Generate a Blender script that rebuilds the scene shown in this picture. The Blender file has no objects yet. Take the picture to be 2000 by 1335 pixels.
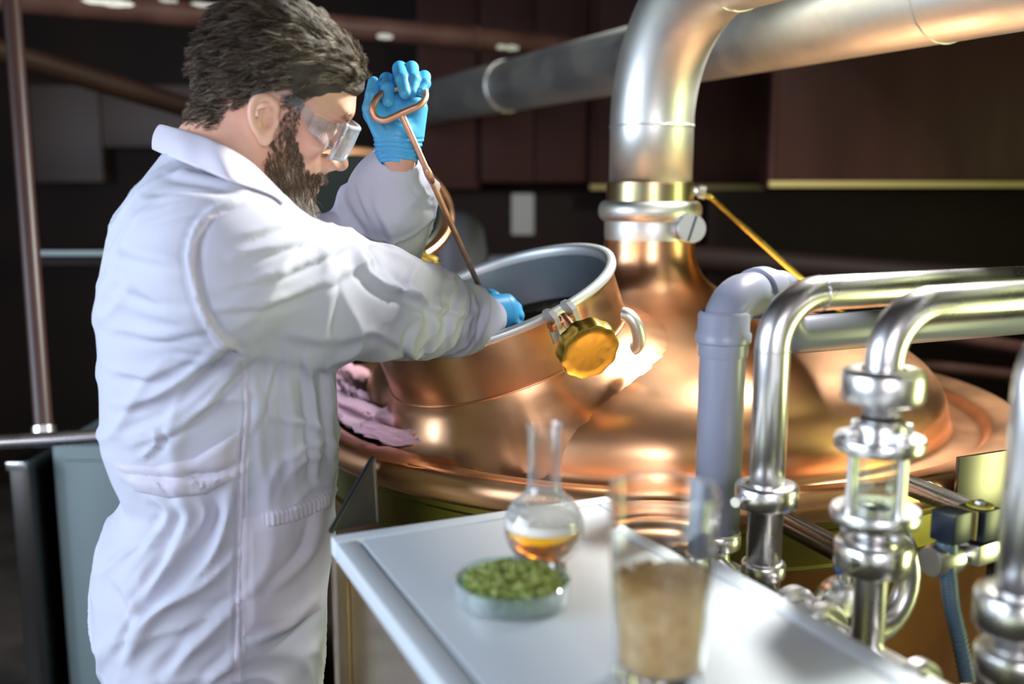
import bpy, math, random
import numpy as np
from mathutils import Vector, Matrix
from mathutils.bvhtree import BVHTree

sc = bpy.context.scene
# ------------------------------------------------------------------ camera
F = 1944.0
PITCH = math.atan(312 / F)
cam_d = bpy.data.cameras.new('camera')
cam_d.sensor_width = 36.0
cam_d.lens = 36.0 * F / 2000.0
cam_d.clip_start = 0.05
cam_d.dof.use_dof = True
cam_d.dof.focus_distance = 1.42
cam_d.dof.aperture_fstop = 2.0
cam = bpy.data.objects.new('camera', cam_d)
sc.collection.objects.link(cam)
cam.location = (0, 0, 1.5)
cam.rotation_euler = (math.pi / 2 - PITCH, 0, 0)
sc.camera = cam
# ------------------------------------------------------------------ world, exposure
w = bpy.data.worlds.new('world'); sc.world = w; w.use_nodes = True
w.node_tree.nodes['Background'].inputs[0].default_value = (.55, .5, .5, 1)
w.node_tree.nodes['Background'].inputs[1].default_value = .085
sc.view_settings.view_transform = 'Standard'
sc.view_settings.look = 'None'
sc.view_settings.gamma = 1
sc.view_settings.use_curve_mapping = False
sc.view_settings.exposure = 0.5
sc.cycles.use_denoising = True
sc.cycles.max_bounces = 10
sc.cycles.transparent_max_bounces = 16
sc.cycles.transmission_bounces = 10
sc.cycles.sample_clamp_indirect = 6
sc.cycles.caustics_reflective = False


def area(name, loc, target, size, power, color, size_y=None, spread=None):
    L = bpy.data.lights.new(name, 'AREA')
    L.shape = 'RECTANGLE'; L.size = size; L.size_y = size_y or size
    L.energy = power; L.color = color
    if spread: L.spread = math.radians(spread)
    o = bpy.data.objects.new(name, L); sc.collection.objects.link(o)
    o.location = loc
    o.rotation_euler = (Vector(target) - Vector(loc)).to_track_quat('-Z', 'Y').to_euler()
    return o


area('assumed_left_light', (-2.7, .2, 1.75), (0, 1.5, 1.2), 2.4, 72, (.72, .84, 1.0), 1.5)  # cool area light assumed at the left from bluish reflections; no window modelled
area('assumed_overhead_light', (1.0, 2.0, 2.5), (0.0, 1.5, 1.2), .26, 70, (1.0, .98, .93), .26)  # overhead area light assumed from the handwheel shadow; no lamp modelled
area('assumed_side_light', (2.7, 1.0, .95), (.2, 1.4, 1.15), .55, 24, (.93, 1.0, .42), 1.2)  # unseen area light assumed at the right from yellow-green strips on the pipes
area('rear_soft_light', (.3, -1.9, 2.0), (.1, 1.6, 1.1), 1.2, 27, (.99, .96, 1.0), 1.3)  # area light added behind the camera for the pale middle strip on pipes

# ------------------------------------------------------------------ pixel / world helpers
cp, sp = math.cos(PITCH), math.sin(PITCH)


def ray(px, py):
    a = (px - 1000) / F; b = -(py - 667.5) / F
    return (a, cp + b * sp, -sp + b * cp)


def W(px, py, Y):
    r = ray(px, py); t = Y / r[1]
    return Vector((r[0] * t, Y, 1.5 + r[2] * t))


def WZ(px, py, z):
    r = ray(px, py); t = (z - 1.5) / r[2]
    return Vector((r[0] * t, r[1] * t, z))


def proj(P):
    P = np.asarray(P); X, Y, Z = P[..., 0], P[..., 1], P[..., 2] - 1.5
    d = Y * cp - Z * sp
    return 1000 + F * X / d, 667.5 - F * (Y * sp + Z * cp) / d


TU = Vector((.913, .407, 0)).normalized()     # grid direction of the plant, to the right and away
TV = Vector((.407, -.913, 0)).normalized()    # to the right and nearer
WLOC = {}


def put(o, parent=None):
    sc.collection.objects.link(o)
    if parent is not None:
        o.parent = parent
    return o


def tag(o, label=None, cat=None, group=None, kind=None):
    if label: o['label'] = label
    if cat: o['category'] = cat
    if group: o['group'] = group
    if kind: o['kind'] = kind
    return o


def thing(name, loc, label, cat, group=None):
    o = bpy.data.objects.new(name, None); put(o)
    o.empty_display_size = .05
    o.location = loc; WLOC[o.name] = Vector(loc)
    return tag(o, label, cat, group)


def smooth(me, ang=35):
    me.polygons.foreach_set('use_smooth', [True] * len(me.polygons))
    if ang < 180:
        me.set_sharp_from_angle(angle=math.radians(ang))
    me.update()


def mk(name, V, Fc, mat, parent=None, ang=35, loc=None, label=None):
    V = np.asarray(V, dtype=float)
    if parent is not None:
        base = WLOC[parent.name]
    elif loc is not None:
        base = Vector(loc)
    else:
        base = Vector(((V[:, 0].min() + V[:, 0].max()) / 2, (V[:, 1].min() + V[:, 1].max()) / 2, V[:, 2].min()))
    me = bpy.data.meshes.new(name)
    V = V - np.array(base)
    if isinstance(Fc, np.ndarray):
        me.vertices.add(len(V)); me.vertices.foreach_set('co', V.astype(np.float32).ravel())
        n = Fc.shape[1]
        me.loops.add(Fc.size); me.loops.foreach_set('vertex_index', Fc.astype(np.int32).ravel())
        me.polygons.add(len(Fc)); me.polygons.foreach_set('loop_start', np.arange(0, Fc.size, n, dtype=np.int32))
        me.update(calc_edges=True); me.validate()
    else:
        me.from_pydata([tuple(v) for v in V], [], Fc)
    smooth(me, ang)
    o = bpy.data.objects.new(name, me)
    if mat is not None: me.materials.append(mat)
    put(o, parent)
    if parent is None:
        o.location = base
    WLOC[o.name] = Vector(base)
    if label: o['label'] = label
    return o


class MB:
    """collects vertices and faces of one mesh"""
    def __init__(s): s.V = []; s.F = []

    def add(s, V, Fc):
        n = len(s.V); s.V += [tuple(v) for v in V]; s.F += [[i + n for i in f] for f in Fc]; return s

    def box(s, c, size, R=None, bev=0.0):
        R = R or Matrix.Identity(3); c = Vector(c)
        h = [x / 2 for x in size]
        if bev <= 0:
            vs = [c + R @ Vector((x * h[0], y * h[1], z * h[2])) for x in (-1, 1) for y in (-1, 1) for z in (-1, 1)]
            fs = [(0, 1, 3, 2), (4, 6, 7, 5), (0, 4, 5, 1), (2, 3, 7, 6), (0, 2, 6, 4), (1, 5, 7, 3)]
            return s.add(vs, fs)
        import bmesh
        bm = bmesh.new(); bmesh.ops.create_cube(bm, size=1.0)
        for v in bm.verts: v.co = Vector((v.co.x * size[0], v.co.y * size[1], v.co.z * size[2]))
        bmesh.ops.bevel(bm, geom=bm.edges[:], offset=bev, segments=2, affect='EDGES', profile=.6)
        bm.verts.index_update()
        s.add([c + R @ v.co for v in bm.verts], [[v.index for v in f.verts] for f in bm.faces]); bm.free()
        return s

    def lathe(s, prof, o=(0, 0, 0), R=None, seg=48, wob=None):
        R = R or Matrix.Identity(3); o = Vector(o); vs = []; fs = []; n = len(prof)
        for i in range(seg):
            a = 2 * math.pi * i / seg
            for (r, z) in prof:
                k = 1 if wob is None else wob(a, r, z)
                vs.append(o + R @ Vector((max(r, 1e-5) * k * math.cos(a), max(r, 1e-5) * k * math.sin(a), z)))
        for i in range(seg):
            j = (i + 1) % seg
            for k in range(n - 1):
                fs.append((i * n + k, j * n + k, j * n + k + 1, i * n + k + 1))
        return s.add(vs, fs)

    def tube(s, pts, r, seg=20, closed=False, caps=True):
        pts = [Vector(p) for p in pts]; n = len(pts)
        rs = r if isinstance(r, (list, tuple)) else [r] * n
        T = []
        for i in range(n):
            a = pts[(i - 1) % n] if (closed or i > 0) else pts[i]
            b = pts[(i + 1) % n] if (closed or i < n - 1) else pts[i]
            T.append((b - a).normalized())
        u = T[0].orthogonal().normalized(); vs = []; fs = []
        for i in range(n):
            u = (u - T[i] * u.dot(T[i])).normalized(); v = T[i].cross(u)
            for k in range(seg):
                a = 2 * math.pi * k / seg
                vs.append(pts[i] + (u * math.cos(a) + v * math.sin(a)) * rs[i])
        m = n if closed else n - 1
        for i in range(m):
            j = (i + 1) % n
            for k in range(seg):
                l = (k + 1) % seg
                fs.append((i * seg + k, i * seg + l, j * seg + l, j * seg + k))
        if caps and not closed:
            fs.append(tuple(reversed(range(seg)))); fs.append(tuple((n - 1) * seg + k for k in range(seg)))
        return s.add(vs, fs)

    def mk(s, name, mat, parent=None, ang=35, loc=None, label=None):
        return mk(name, s.V, s.F, mat, parent, ang, loc, label)


def fillet(pts, rad, n=10):
    pts = [Vector(p) for p in pts]; out = [pts[0]]
    for i in range(1, len(pts) - 1):
        a, b, c = pts[i - 1], pts[i], pts[i + 1]
        u = (a - b).normalized(); v = (c - b).normalized()
        half = u.angle(v) / 2; t = rad / math.tan(half)
        cen = b + (u + v).normalized() * (rad / math.sin(half))
        p = b + u * t; q = b + v * t
        e1 = (p - cen); e2 = (q - cen); th = e1.angle(e2); ax = e1.cross(e2).normalized()
        for k in range(n + 1):
            out.append(cen + Matrix.Rotation(th * k / n, 3, ax) @ e1)
    out.append(pts[-1]); return out


def spline(pts, n=8, closed=False):
    P = [Vector(p) for p in pts]; N = len(P); out = []
    rng = range(N) if closed else range(N - 1)
    for i in rng:
        if closed: a, b, c, d = P[i - 1], P[i], P[(i + 1) % N], P[(i + 2) % N]
        else: a, b, c, d = P[max(i - 1, 0)], P[i], P[i + 1], P[min(i + 2, N - 1)]
        for k in range(n):
            t = k / n
            out.append(.5 * ((2 * b) + (c - a) * t + (2 * a - 5 * b + 4 * c - d) * t * t + (3 * b - a - 3 * c + d) * t ** 3))
    if not closed: out.append(P[-1])
    return out


def zrot(n):
    """matrix whose Z axis is n"""
    n = Vector(n).normalized(); return n.to_track_quat('Z', 'Y').to_matrix()


def frame(x, z=(0, 0, 1)):
    x = Vector(x).normalized(); z = Vector(z); y = z.cross(x).normalized(); z = x.cross(y)
    return Matrix((x, y, z)).transposed()


# ------------------------------------------------------------------ materials
def mat(name, col, rough=.5, metal=0., **kw):
    m = bpy.data.materials.new(name); m.use_nodes = True
    nt = m.node_tree; b = nt.nodes['Principled BSDF']
    b.inputs['Base Color'].default_value = (*col, 1)
    b.inputs['Roughness'].default_value = rough
    b.inputs['Metallic'].default_value = metal
    for k, v in kw.items():
        if k in ('col2', 'nscale', 'rough2', 'bump', 'bscale', 'stretch', 'detail', 'cmin', 'cmax', 'bdist'): continue
        b.inputs[k.replace('_', ' ')].default_value = v
    N = nt.nodes; Lk = nt.links
    tc = N.new('ShaderNodeTexCoord'); mp = N.new('ShaderNodeMapping')
    mp.inputs['Scale'].default_value = kw.get('stretch', (1, 1, 1))
    Lk.new(tc.outputs['Object'], mp.inputs[0])
    if 'col2' in kw or 'rough2' in kw:
        nz = N.new('ShaderNodeTexNoise'); nz.inputs['Scale'].default_value = kw.get('nscale', 8)
        nz.inputs['Detail'].default_value = kw.get('detail', 5)
        Lk.new(mp.outputs[0], nz.inputs['Vector'])
        mr = N.new('ShaderNodeMapRange'); mr.inputs[1].default_value = kw.get('cmin', .35); mr.inputs[2].default_value = kw.get('cmax', .68)
        Lk.new(nz.outputs[0], mr.inputs[0])
        if 'col2' in kw:
            mx = N.new('ShaderNodeMix'); mx.data_type = 'RGBA'
            mx.inputs[6].default_value = (*col, 1); mx.inputs[7].default_value = (*kw['col2'], 1)
            Lk.new(mr.outputs[0], mx.inputs[0]); Lk.new(mx.outputs[2], b.inputs['Base Color'])
        if 'rough2' in kw:
            m2 = N.new('ShaderNodeMapRange'); m2.inputs[3].default_value = rough; m2.inputs[4].default_value = kw['rough2']
            Lk.new(mr.outputs[0], m2.inputs[0]); Lk.new(m2.outputs[0], b.inputs['Roughness'])
    if 'bump' in kw:
        nz = N.new('ShaderNodeTexNoise'); nz.inputs['Scale'].default_value = kw.get('bscale', 60); nz.inputs['Detail'].default_value = 4
        Lk.new(mp.outputs[0], nz.inputs['Vector'])
        bp = N.new('ShaderNodeBump'); bp.inputs['Strength'].default_value = kw['bump']; bp.inputs['Distance'].default_value = kw.get('bdist', .001)
        Lk.new(nz.outputs[0], bp.inputs['Height']); Lk.new(bp.outputs[0], b.inputs['Normal'])
    return m


M = dict(
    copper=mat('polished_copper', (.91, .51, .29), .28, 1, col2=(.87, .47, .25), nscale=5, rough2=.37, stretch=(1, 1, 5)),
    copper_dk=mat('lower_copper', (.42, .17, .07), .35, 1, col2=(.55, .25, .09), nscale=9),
    copper_rod=mat('old_copper_rod', (.66, .38, .25), .5, 1, col2=(.72, .48, .36), nscale=60),
    steel=mat('stainless_steel', (.86, .85, .86), .25, 1, rough2=.34, nscale=12),
    steel_old=mat('weathered_steel', (.86, .88, .86), .42, 1, col2=(.72, .73, .66), nscale=7, rough2=.52, cmin=.4, cmax=.6, bump=.2, bscale=90, bdist=.0004),
    steel_grey=mat('tinned_inner_steel', (.32, .39, .43), .40, .85, col2=(.26, .33, .37), nscale=10),
    steel_dark=mat('dark_steel', (.16, .15, .14), .3, 1),
    table=mat('brushed_table_steel', (.88, .95, 1.0), .40, .15, col2=(.82, .91, .99), nscale=4, rough2=.52, bump=.12, bscale=200, bdist=.0003),
    seam=mat('dark_seam', (.05, .07, .1), .6),
    side=mat('mirror_side_steel', (.66, .57, .40), .12, 1, rough2=.3, nscale=5),
    brass=mat('brass', (.82, .60, .12), .20, 1, rough2=.32, nscale=20),
    brass_old=mat('old_brass', (.42, .38, .10), .32, 1, col2=(.25, .2, .05), nscale=6),
    plastic=mat('grey_plastic', (.33, .35, .46), .33, 0, bump=.05, bscale=30),
    black=mat('black_plastic', (.012, .014, .02), .35, 0),
    navy=mat('dark_blue_plastic', (.012, .022, .045), .35, 0),
    yellow=mat('yellow_plastic', (.75, .66, .06), .4, 0),
    blue=mat('blue_plastic', (.02, .15, .7), .4, 0),
    conduit=mat('grey_blue_conduit', (.12, .2, .27), .35, 0),
    pink=mat('pink_cloth', (.70, .42, .47), .9, 0, col2=(.62, .35, .42), nscale=14, bump=.5, bscale=260, bdist=.0012),
    coat=mat('white_cotton', (.60, .62, .74), .85, 0, bump=.25, bscale=900, bdist=.0003),
    glove=mat('blue_nitrile', (.085, .47, .88), .38, 0, bump=.25, bscale=45, bdist=.0015),
    skin=mat('skin', (.78, .48, .36), .48, 0, col2=(.70, .36, .27), nscale=16, bump=.3, bscale=220, bdist=.0005),
    lip=mat('lip', (.60, .25, .22), .4, 0),
    hairbase=mat('hair_roots', (.035, .026, .02), .8, 0, col2=(.09, .075, .06), nscale=50, bump=1, bscale=220, bdist=.004, stretch=(.5, 1, 2)),
    eye=mat('eye_white', (.8, .78, .75), .1, 0),
    iris=mat('iris', (.07, .05, .03), .1, 0),
    trouser=mat('dark_trousers', (.03, .035, .05), .9, 0),
    shoe=mat('black_leather', (.015, .014, .014), .4, 0),
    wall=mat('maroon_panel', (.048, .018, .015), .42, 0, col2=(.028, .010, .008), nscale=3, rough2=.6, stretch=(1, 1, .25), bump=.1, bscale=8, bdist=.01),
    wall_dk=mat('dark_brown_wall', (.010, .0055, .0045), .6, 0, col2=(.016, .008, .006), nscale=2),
    ceil=mat('brown_ceiling', (.032, .017, .010), .55, 0, col2=(.018, .009, .006), nscale=2),
    paint_dk=mat('dark_painted_pipe', (.045, .018, .013), .45, 0, col2=(.03, .012, .009), nscale=5),
    paint=mat('brown_painted_pipe', (.085, .042, .034), .45, 0, col2=(.05, .022, .017), nscale=6),
    floor=mat('dark_tile_floor', (.07, .06, .055), .35, 0, col2=(.04, .035, .03), nscale=5),
    brown_panel=mat('brown_wall_panel', (.060, .036, .028), .55, 0, col2=(.045, .026, .02), nscale=2),
    white=mat('white_flaking_paint', (.75, .74, .66), .7, 0),
    panel=mat('grey_green_panel', (.20, .26, .27), .55, 0),
    greyb=mat('grey_background_tank', (.10, .10, .12), .5, 0),
    trimy=mat('ochre_edge', (.38, .30, .10), .5, 0),
    roomgrey=mat('pale_rear_wall', (.30, .29, .27), .8, 0),
    hop=mat('hop_pellets', (.20, .27, .05), .8, 0, col2=(.38, .44, .14), nscale=120, bump=.6, bscale=400, bdist=.001),
    grain=mat('malt_grain', (.58, .32, .09), .6, 0, col2=(.80, .55, .24), nscale=90),
    foam=mat('beer_foam', (.97, .95, .88), .6, 0),
)
M['skin'].node_tree.nodes['Principled BSDF'].inputs['Subsurface Weight'].default_value = .18
M['skin'].node_tree.nodes['Principled BSDF'].inputs['Subsurface Radius'].default_value = (.012, .004, .002)


def glass(name, col, rough=.0, ior=1.46):
    return mat(name, col, rough, 0, Transmission_Weight=1., IOR=ior)


M['glass'] = glass('clear_glass', (.97, 1, .99))
M['glass_g'] = glass('greenish_glass', (.80, .97, .92))
M['beer'] = glass('beer', (.93, .50, .02), 0, 1.34)
for k_ in ('wall', 'wall_dk', 'ceil', 'paint', 'floor'):
    M[k_].node_tree.nodes['Principled BSDF'].inputs['Specular IOR Level'].default_value = .12
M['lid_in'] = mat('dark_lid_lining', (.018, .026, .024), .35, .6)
def clear(name, tint, gl=.35):
    m = bpy.data.materials.new(name); m.use_nodes = True; nt = m.node_tree; N = nt.nodes; out = N['Material Output']; N.remove(N['Principled BSDF'])
    tr = N.new('ShaderNodeBsdfTransparent'); tr.inputs[0].default_value = (*tint, 1)
    g = N.new('ShaderNodeBsdfGlossy'); g.inputs['Roughness'].default_value = .06; df = N.new('ShaderNodeBsdfDiffuse'); df.inputs[0].default_value = (.8, .84, .9, 1)
    lw = N.new('ShaderNodeLayerWeight'); lw.inputs[0].default_value = gl; a = N.new('ShaderNodeMixShader'); b = N.new('ShaderNodeMixShader'); b.inputs[0].default_value = .35
    nt.links.new(g.outputs[0], b.inputs[1]); nt.links.new(df.outputs[0], b.inputs[2])
    nt.links.new(lw.outputs['Facing'], a.inputs[0]); nt.links.new(tr.outputs[0], a.inputs[1]); nt.links.new(b.outputs[0], a.inputs[2]); nt.links.new(a.outputs[0], out.inputs[0])
    return m


M['lip_steel'] = mat('pale_rolled_steel', (.70, .75, .78), .48, .8)
M['collar_mix'] = mat('brassy_collar', (.62, .54, .30), .3, 1, col2=(.5, .5, .4), nscale=9)
M['thin'] = clear('thin_clear_glass', (.997, 1, .998), .22)
M['goggle'] = clear('clear_polycarbonate', (.965, .98, 1.0), .36)
M['goggle_edge'] = clear('polycarbonate_edge', (.90, .94, 1.0), .75)
M['teal'] = clear('greenish_dish_glass', (.84, .97, .93), .5)
M['sight'] = clear('pale_sight_glass', (.95, .985, .90), .45)
M['coat2'] = mat('doubled_white_cotton', (.66, .64, .76), .85, 0, bump=.3, bscale=900, bdist=.0003)
# broad creases in the cotton
for k_ in ('coat', 'coat2'):
    nt_ = M[k_].node_tree; bp_ = [n for n in nt_.nodes if n.type == 'BUMP'][0]; b_ = nt_.nodes['Principled BSDF']
    tc_ = nt_.nodes.new('ShaderNodeTexCoord'); mp_ = nt_.nodes.new('ShaderNodeMapping'); mp_.inputs['Rotation'].default_value = (0, .65, .2); mp_.inputs['Scale'].default_value = (4.2, 6, 13)
    n_ = nt_.nodes.new('ShaderNodeTexNoise'); n_.noise_type = 'RIDGED_MULTIFRACTAL'; n_.inputs['Scale'].default_value = 1.3; n_.inputs['Detail'].default_value = 2.2; n_.inputs['Roughness'].default_value = .35; n_.inputs['Distortion'].default_value = .5
    b2_ = nt_.nodes.new('ShaderNodeBump'); b2_.inputs['Strength'].default_value = .8; b2_.inputs['Distance'].default_value = .010
    nt_.links.new(tc_.outputs['Object'], mp_.inputs[0]); nt_.links.new(mp_.outputs[0], n_.inputs['Vector']); nt_.links.new(n_.outputs[0], b2_.inputs['Height'])
    nt_.links.new(bp_.outputs[0], b2_.inputs['Normal']); nt_.links.new(b2_.outputs[0], b_.inputs['Normal'])
# ------------------------------------------------------------------ room shell
def struct(o): o['kind'] = 'structure'; return o


H0 = 2.62
struct(MB().box((.1, 1.2, -.05), (7.2, 7.4, .1)).mk('floor', M['floor']))
struct(MB().box((.1, 1.2, H0 + .05), (7.2, 7.4, .1)).mk('ceiling', M['ceil']))
struct(MB().box((.1, 4.85, H0 / 2), (7.2, .1, H0)).mk('wall_back', M['wall_dk']))
struct(MB().box((-3.45, 1.2, H0 / 2), (.1, 7.2, H0)).mk('wall_left', M['wall_dk']))
struct(MB().box((3.65, 1.2, H0 / 2), (.1, 7.2, H0)).mk('wall_right', M['wall_dk']))
struct(MB().box((.1, -2.45, H0 / 2), (7.2, .1, H0)).mk('wall_front', M['roomgrey']))
# low brown soffit under the ceiling
struct(MB().box((.2, 3.9, 2.50), (6.7, 1.8, .22)).mk('trim_1', M['ceil']))

# wall panels: cladding sheets behind the kettle
def cladding(x0, x1, z0, z1, Y, label, edge=True, m='wall', lip=.02):
    r = thing('cladding_panel', ((x0 + x1) / 2, Y, z0), label, 'wall panel', 'cladding panels on the back wall')
    MB().box(((x0 + x1) / 2, Y + .06, (z0 + z1) / 2), (x1 - x0, .12, z1 - z0), bev=.006).mk('sheet', M[m], r)
    if edge:
        MB().box(((x0 + x1) / 2, Y - .012, z0 + .008), (x1 - x0, .03, .022), bev=.004).mk('bottom_edge', M['trimy'], r)
        MB().tube([(x0 + .012, Y, z0), (x0 + .012, Y, z1)], .014, 10).mk('side_edge', M['wall'], r)
    return r


Yw = 3.35
X = lambda px, Y: (px - 1000) / F * Y * 1.0
cladding(X(1492, Yw), 2.9, 1.485, 2.36, Yw, 'big maroon cladding panel with pale lower edge right of the copper kettle neck')
cladding(X(1150, 4.4), X(1484, 4.4), 1.47, 2.61, 4.4, 'maroon panel directly behind the copper kettle neck', edge=True)
cladding(X(1045, 4.45), X(1146, 4.45), 1.50, 2.61, 4.45, 'narrow maroon panel just left of the kettle neck', edge=False)
cladding(X(940, 4.45), X(1043, 4.45), 1.50, 2.61, 4.45, 'narrow maroon panel above the white notice', edge=False)
cladding(X(820, 4.5), X(938, 4.5), 1.47, 2.61, 4.5, 'maroon panel behind the gloved raised hand', edge=False)
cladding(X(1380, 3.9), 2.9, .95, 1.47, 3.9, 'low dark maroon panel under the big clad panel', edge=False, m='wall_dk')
cladding(X(215, 4.7), X(395, 4.7), 1.66, 1.94, 4.7, 'brown panel behind the back of the white collar', edge=False, m='brown_panel')
cladding(X(80, 4.7), X(213, 4.7), 1.50, 1.94, 4.7, 'brown panel beside the slanted brown pipe', edge=False, m='brown_panel')

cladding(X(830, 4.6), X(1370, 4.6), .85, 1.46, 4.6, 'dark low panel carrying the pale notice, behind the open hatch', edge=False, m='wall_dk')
nt = MB().box(W(1021, 418, 4.595), (.105, .01, .19), bev=.01).mk('notice', M['greyb'])
tag(nt, 'pale grey blurred notice hanging on the dark back wall', 'notice')
M['notice'] = mat('pale_notice', (.36, .34, .34), .7)
nt.data.materials[0] = M['notice']

# grey rounded tank far behind the open lid
t = thing('background_tank', (W(895, 500, 3.2).x, 3.2, .0), 'grey round-topped tank in the dark behind the open lid', 'tank')
b0 = W(893, 500, 3.2)
MB().lathe([(0, 1.41), (.03, 1.408), (.06, 1.39), (.085, 1.35), (.095, 1.28), (.095, .2), (0, .2)], (b0.x, 3.2, 0), seg=32).mk('shell', M['greyb'], t)
MB().box((b0.x + .17, 3.2, 1.22), (.14, .12, .09), bev=.01).mk('junction_box', M['greyb'], t)
MB().tube([(b0.x, 3.2, 0), (b0.x, 3.2, .21)], .03, 12).mk('foot', M['steel_dark'], t)

# painted pipes under the ceiling
a = W(-60, -8, 2.9); b = W(1180, 97, 4.0)
d = (b - a)
pr = thing('ceiling_pipe', tuple(a), 'brown painted pipe with flaking white patches under the ceiling', 'pipe')
MB().tube([a - d * .25, b + d * .06], .040, 20).mk('pipe_wall', M['paint'], pr)
for k in (.36, .735):
    MB().tube([a + d * (k - .008), a + d * (k + .008)], .046, 20).mk('sleeve', M['paint'], pr)
rnd = random.Random(4)
for k, wd, off in ((.165, .075, .2), (.245, .03, .9), (.30, .055, .75), (.338, .02, .8), (.57, .03, -.6), (.78, .02, -.7), (.80, .03, -.7)):
    c = a + d * k
    dn = d.normalized(); sd = Vector((0, -1, 0)); sd = (sd - dn * sd.dot(dn)).normalized(); upv = dn.cross(sd); upv = upv if upv.z > 0 else -upv
    pts = []; n = 12
    for i in range(n):
        s = (i / (n - 1) - .5) * 2
        hh = .5 * math.sqrt(max(0, 1 - s ** 4)) * rnd.uniform(.6, 1)
        for e in (-1, 1):
            an = off + e * hh * .6
            pts.append(c + dn * s * wd + (sd * math.cos(an) + upv * math.sin(an)) * .0415)
    fs = [(2 * i, 2 * i + 1, 2 * i + 3, 2 * i + 2) for i in range(n - 1)]
    MB().add(pts, fs).mk('flaking_paint', M['white'], pr, label='flaking white paint')

a = W(28, 70, 2.3); b = W(86, 845, 2.0)
pp = thing('upright_pipe', tuple(b), 'slanting brown painted upright pipe left of the worker', 'pipe')
MB().tube([a + (a - b) * .25, b], .019, 16).mk('pipe_wall', M['paint_dk'], pp)
MB().tube([b + (a - b) * .015, b - (a - b) * .03], .024, 16).mk('end_collar', M['steel'], pp, label='steel end collar')
a = W(60, 118, 3.0); b = W(300, 190, 3.3)
tag(MB().tube([a + (a - b) * 3.2, b + (b - a) * 2.2], .035, 14).mk('sloping_pipe', M['ceil']), 'dark brown pipe sloping down behind the slanted upright pipe', 'pipe')
s_ = thing('wall_shelf', tuple(W(140, 495, 2.9)), 'dark shelf with a pale front edge behind the upright pipe', 'shelf')
a = W(78, 494, 2.9); b = W(330, 494, 2.9)
MB().box((a + b) / 2 + Vector((0, .2, -.02)), ((b - a).length, .4, .03)).mk('board', M['wall_dk'], s_)
MB().box((a + b) / 2 + Vector((0, -.005, 0)), ((b - a).length, .012, .016), bev=.003).mk('front_edge', M['panel'], s_)

# platform rail, cabinets on the left
r_ = thing('hand_rail', tuple(W(100, 860, 1.9)), 'shiny steel hand rail behind the worker, crossing the left edge', 'rail')
a = W(-80, 868, 1.85); b = W(420, 838, 2.08)
MB().tube([a, b], .0145, 20).mk('top_rail', M['steel'], r_)
MB().tube([b - Vector((.03, 0, 0)), Vector((b.x - .03, b.y, 0))], .0145, 16).mk('post', M['steel'], r_)
MB().tube([a + Vector((-.1, 0, 0)), Vector((a.x - .1, a.y, 0))], .0145, 16).mk('post', M['steel'], r_)
mb = MB(); mb.tube([a + Vector((-.1, 0, 0)), a], .0145, 16); mb.mk('rail_end', M['steel'], r_)
c_ = thing('control_cabinet', (W(170, 1100, 2.3).x, 2.45, 0), 'tall grey-green cabinet below the hand rail, beside the worker', 'cabinet')
x0 = W(107, 1000, 2.3).x; x1 = W(420, 1000, 2.3).x; zt = W(100, 872, 2.3).z
MB().box(((x0 + x1) / 2, 2.45, zt / 2), (x1 - x0, .28, zt), bev=.006).mk('body', M['panel'], c_)
MB().box(((x0 + x1) / 2 + .012, 2.305, zt / 2 - .01), (x1 - x0 - .04, .016, zt - .05), bev=.004).mk('door', M['panel'], c_)
d_ = thing('steel_cabinet', (W(60, 1100, 2.3).x, 2.4, 0), 'narrow dark steel cabinet at the left, under the hand rail', 'cabinet')
x0 = W(25, 1000, 2.25).x; x1 = W(99, 1000, 2.34).x
MB().box(((x0 + x1) / 2, 2.4, zt / 2 - .01), (x1 - x0, .3, zt - .02), bev=.004).mk('body', M['steel_dark'], d_)
MB().box(((x0 + x1) / 2, 2.245, zt - .03), (x1 - x0, .02, .02), bev=.003).mk('top_edge', M['steel'], d_)

# pipe runs low behind the kettle, right
for (p, q, Y1, Y2, r, lab) in (((1800, 648), (2100, 700), 3.0, 2.5, .022, 'dull pipe running low behind the kettle, upper of two at the right'),
                               ((1690, 700), (2100, 745), 3.3, 2.9, .018, 'thin dark pipe behind the kettle, below the dull one'),):
    tag(MB().tube([W(*p, Y1), W(*q, Y2)], r, 14).mk('wall_pipe', M['paint']), lab, 'pipe', 'wall pipes behind the kettle')
a = W(1355, 505, 3.2); b = W(2100, 565, 2.9)
tag(MB().tube([a, b], .045, 16).mk('wall_pipe', M['wall_dk']), 'thick near-black pipe just above the grey elbow', 'pipe')
# ------------------------------------------------------------------ copper brew kettle
VC = Vector((.274, 1.994, 0))
kettle = thing('brew_kettle', tuple(VC), 'large polished copper brew kettle with domed top, wide rim and open hatch', 'brewing kettle')
prof = [(.085, 1.50), (.086, 1.45), (.088, 1.40), (.090, 1.37), (.093, 1.350), (.099, 1.333), (.110, 1.315), (.128, 1.298), (.155, 1.283), (.19, 1.270),
        (.235, 1.259), (.29, 1.247), (.35, 1.233), (.41, 1.216), (.46, 1.198), (.50, 1.178), (.53, 1.156), (.552, 1.130), (.564, 1.105), (.569, 1.080), (.572, 1.062), (.580, 1.052), (.60, 1.048), (.622, 1.050), (.632, 1.060), (.640, 1.071), (.655, 1.077), (.675, 1.080), (.685, 1.081)]
pr_ = [Vector((r, 0, z)) for r, z in prof]
pf = [(v.x, v.z) for v in spline(pr_, 4)]
zr = np.array(pf)


def dome_z(rho):
    rr = zr[::1, 0]; zz = zr[:, 1]
    return float(np.interp(rho, rr, zz)) if rho > rr[0] else 2.0


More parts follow.
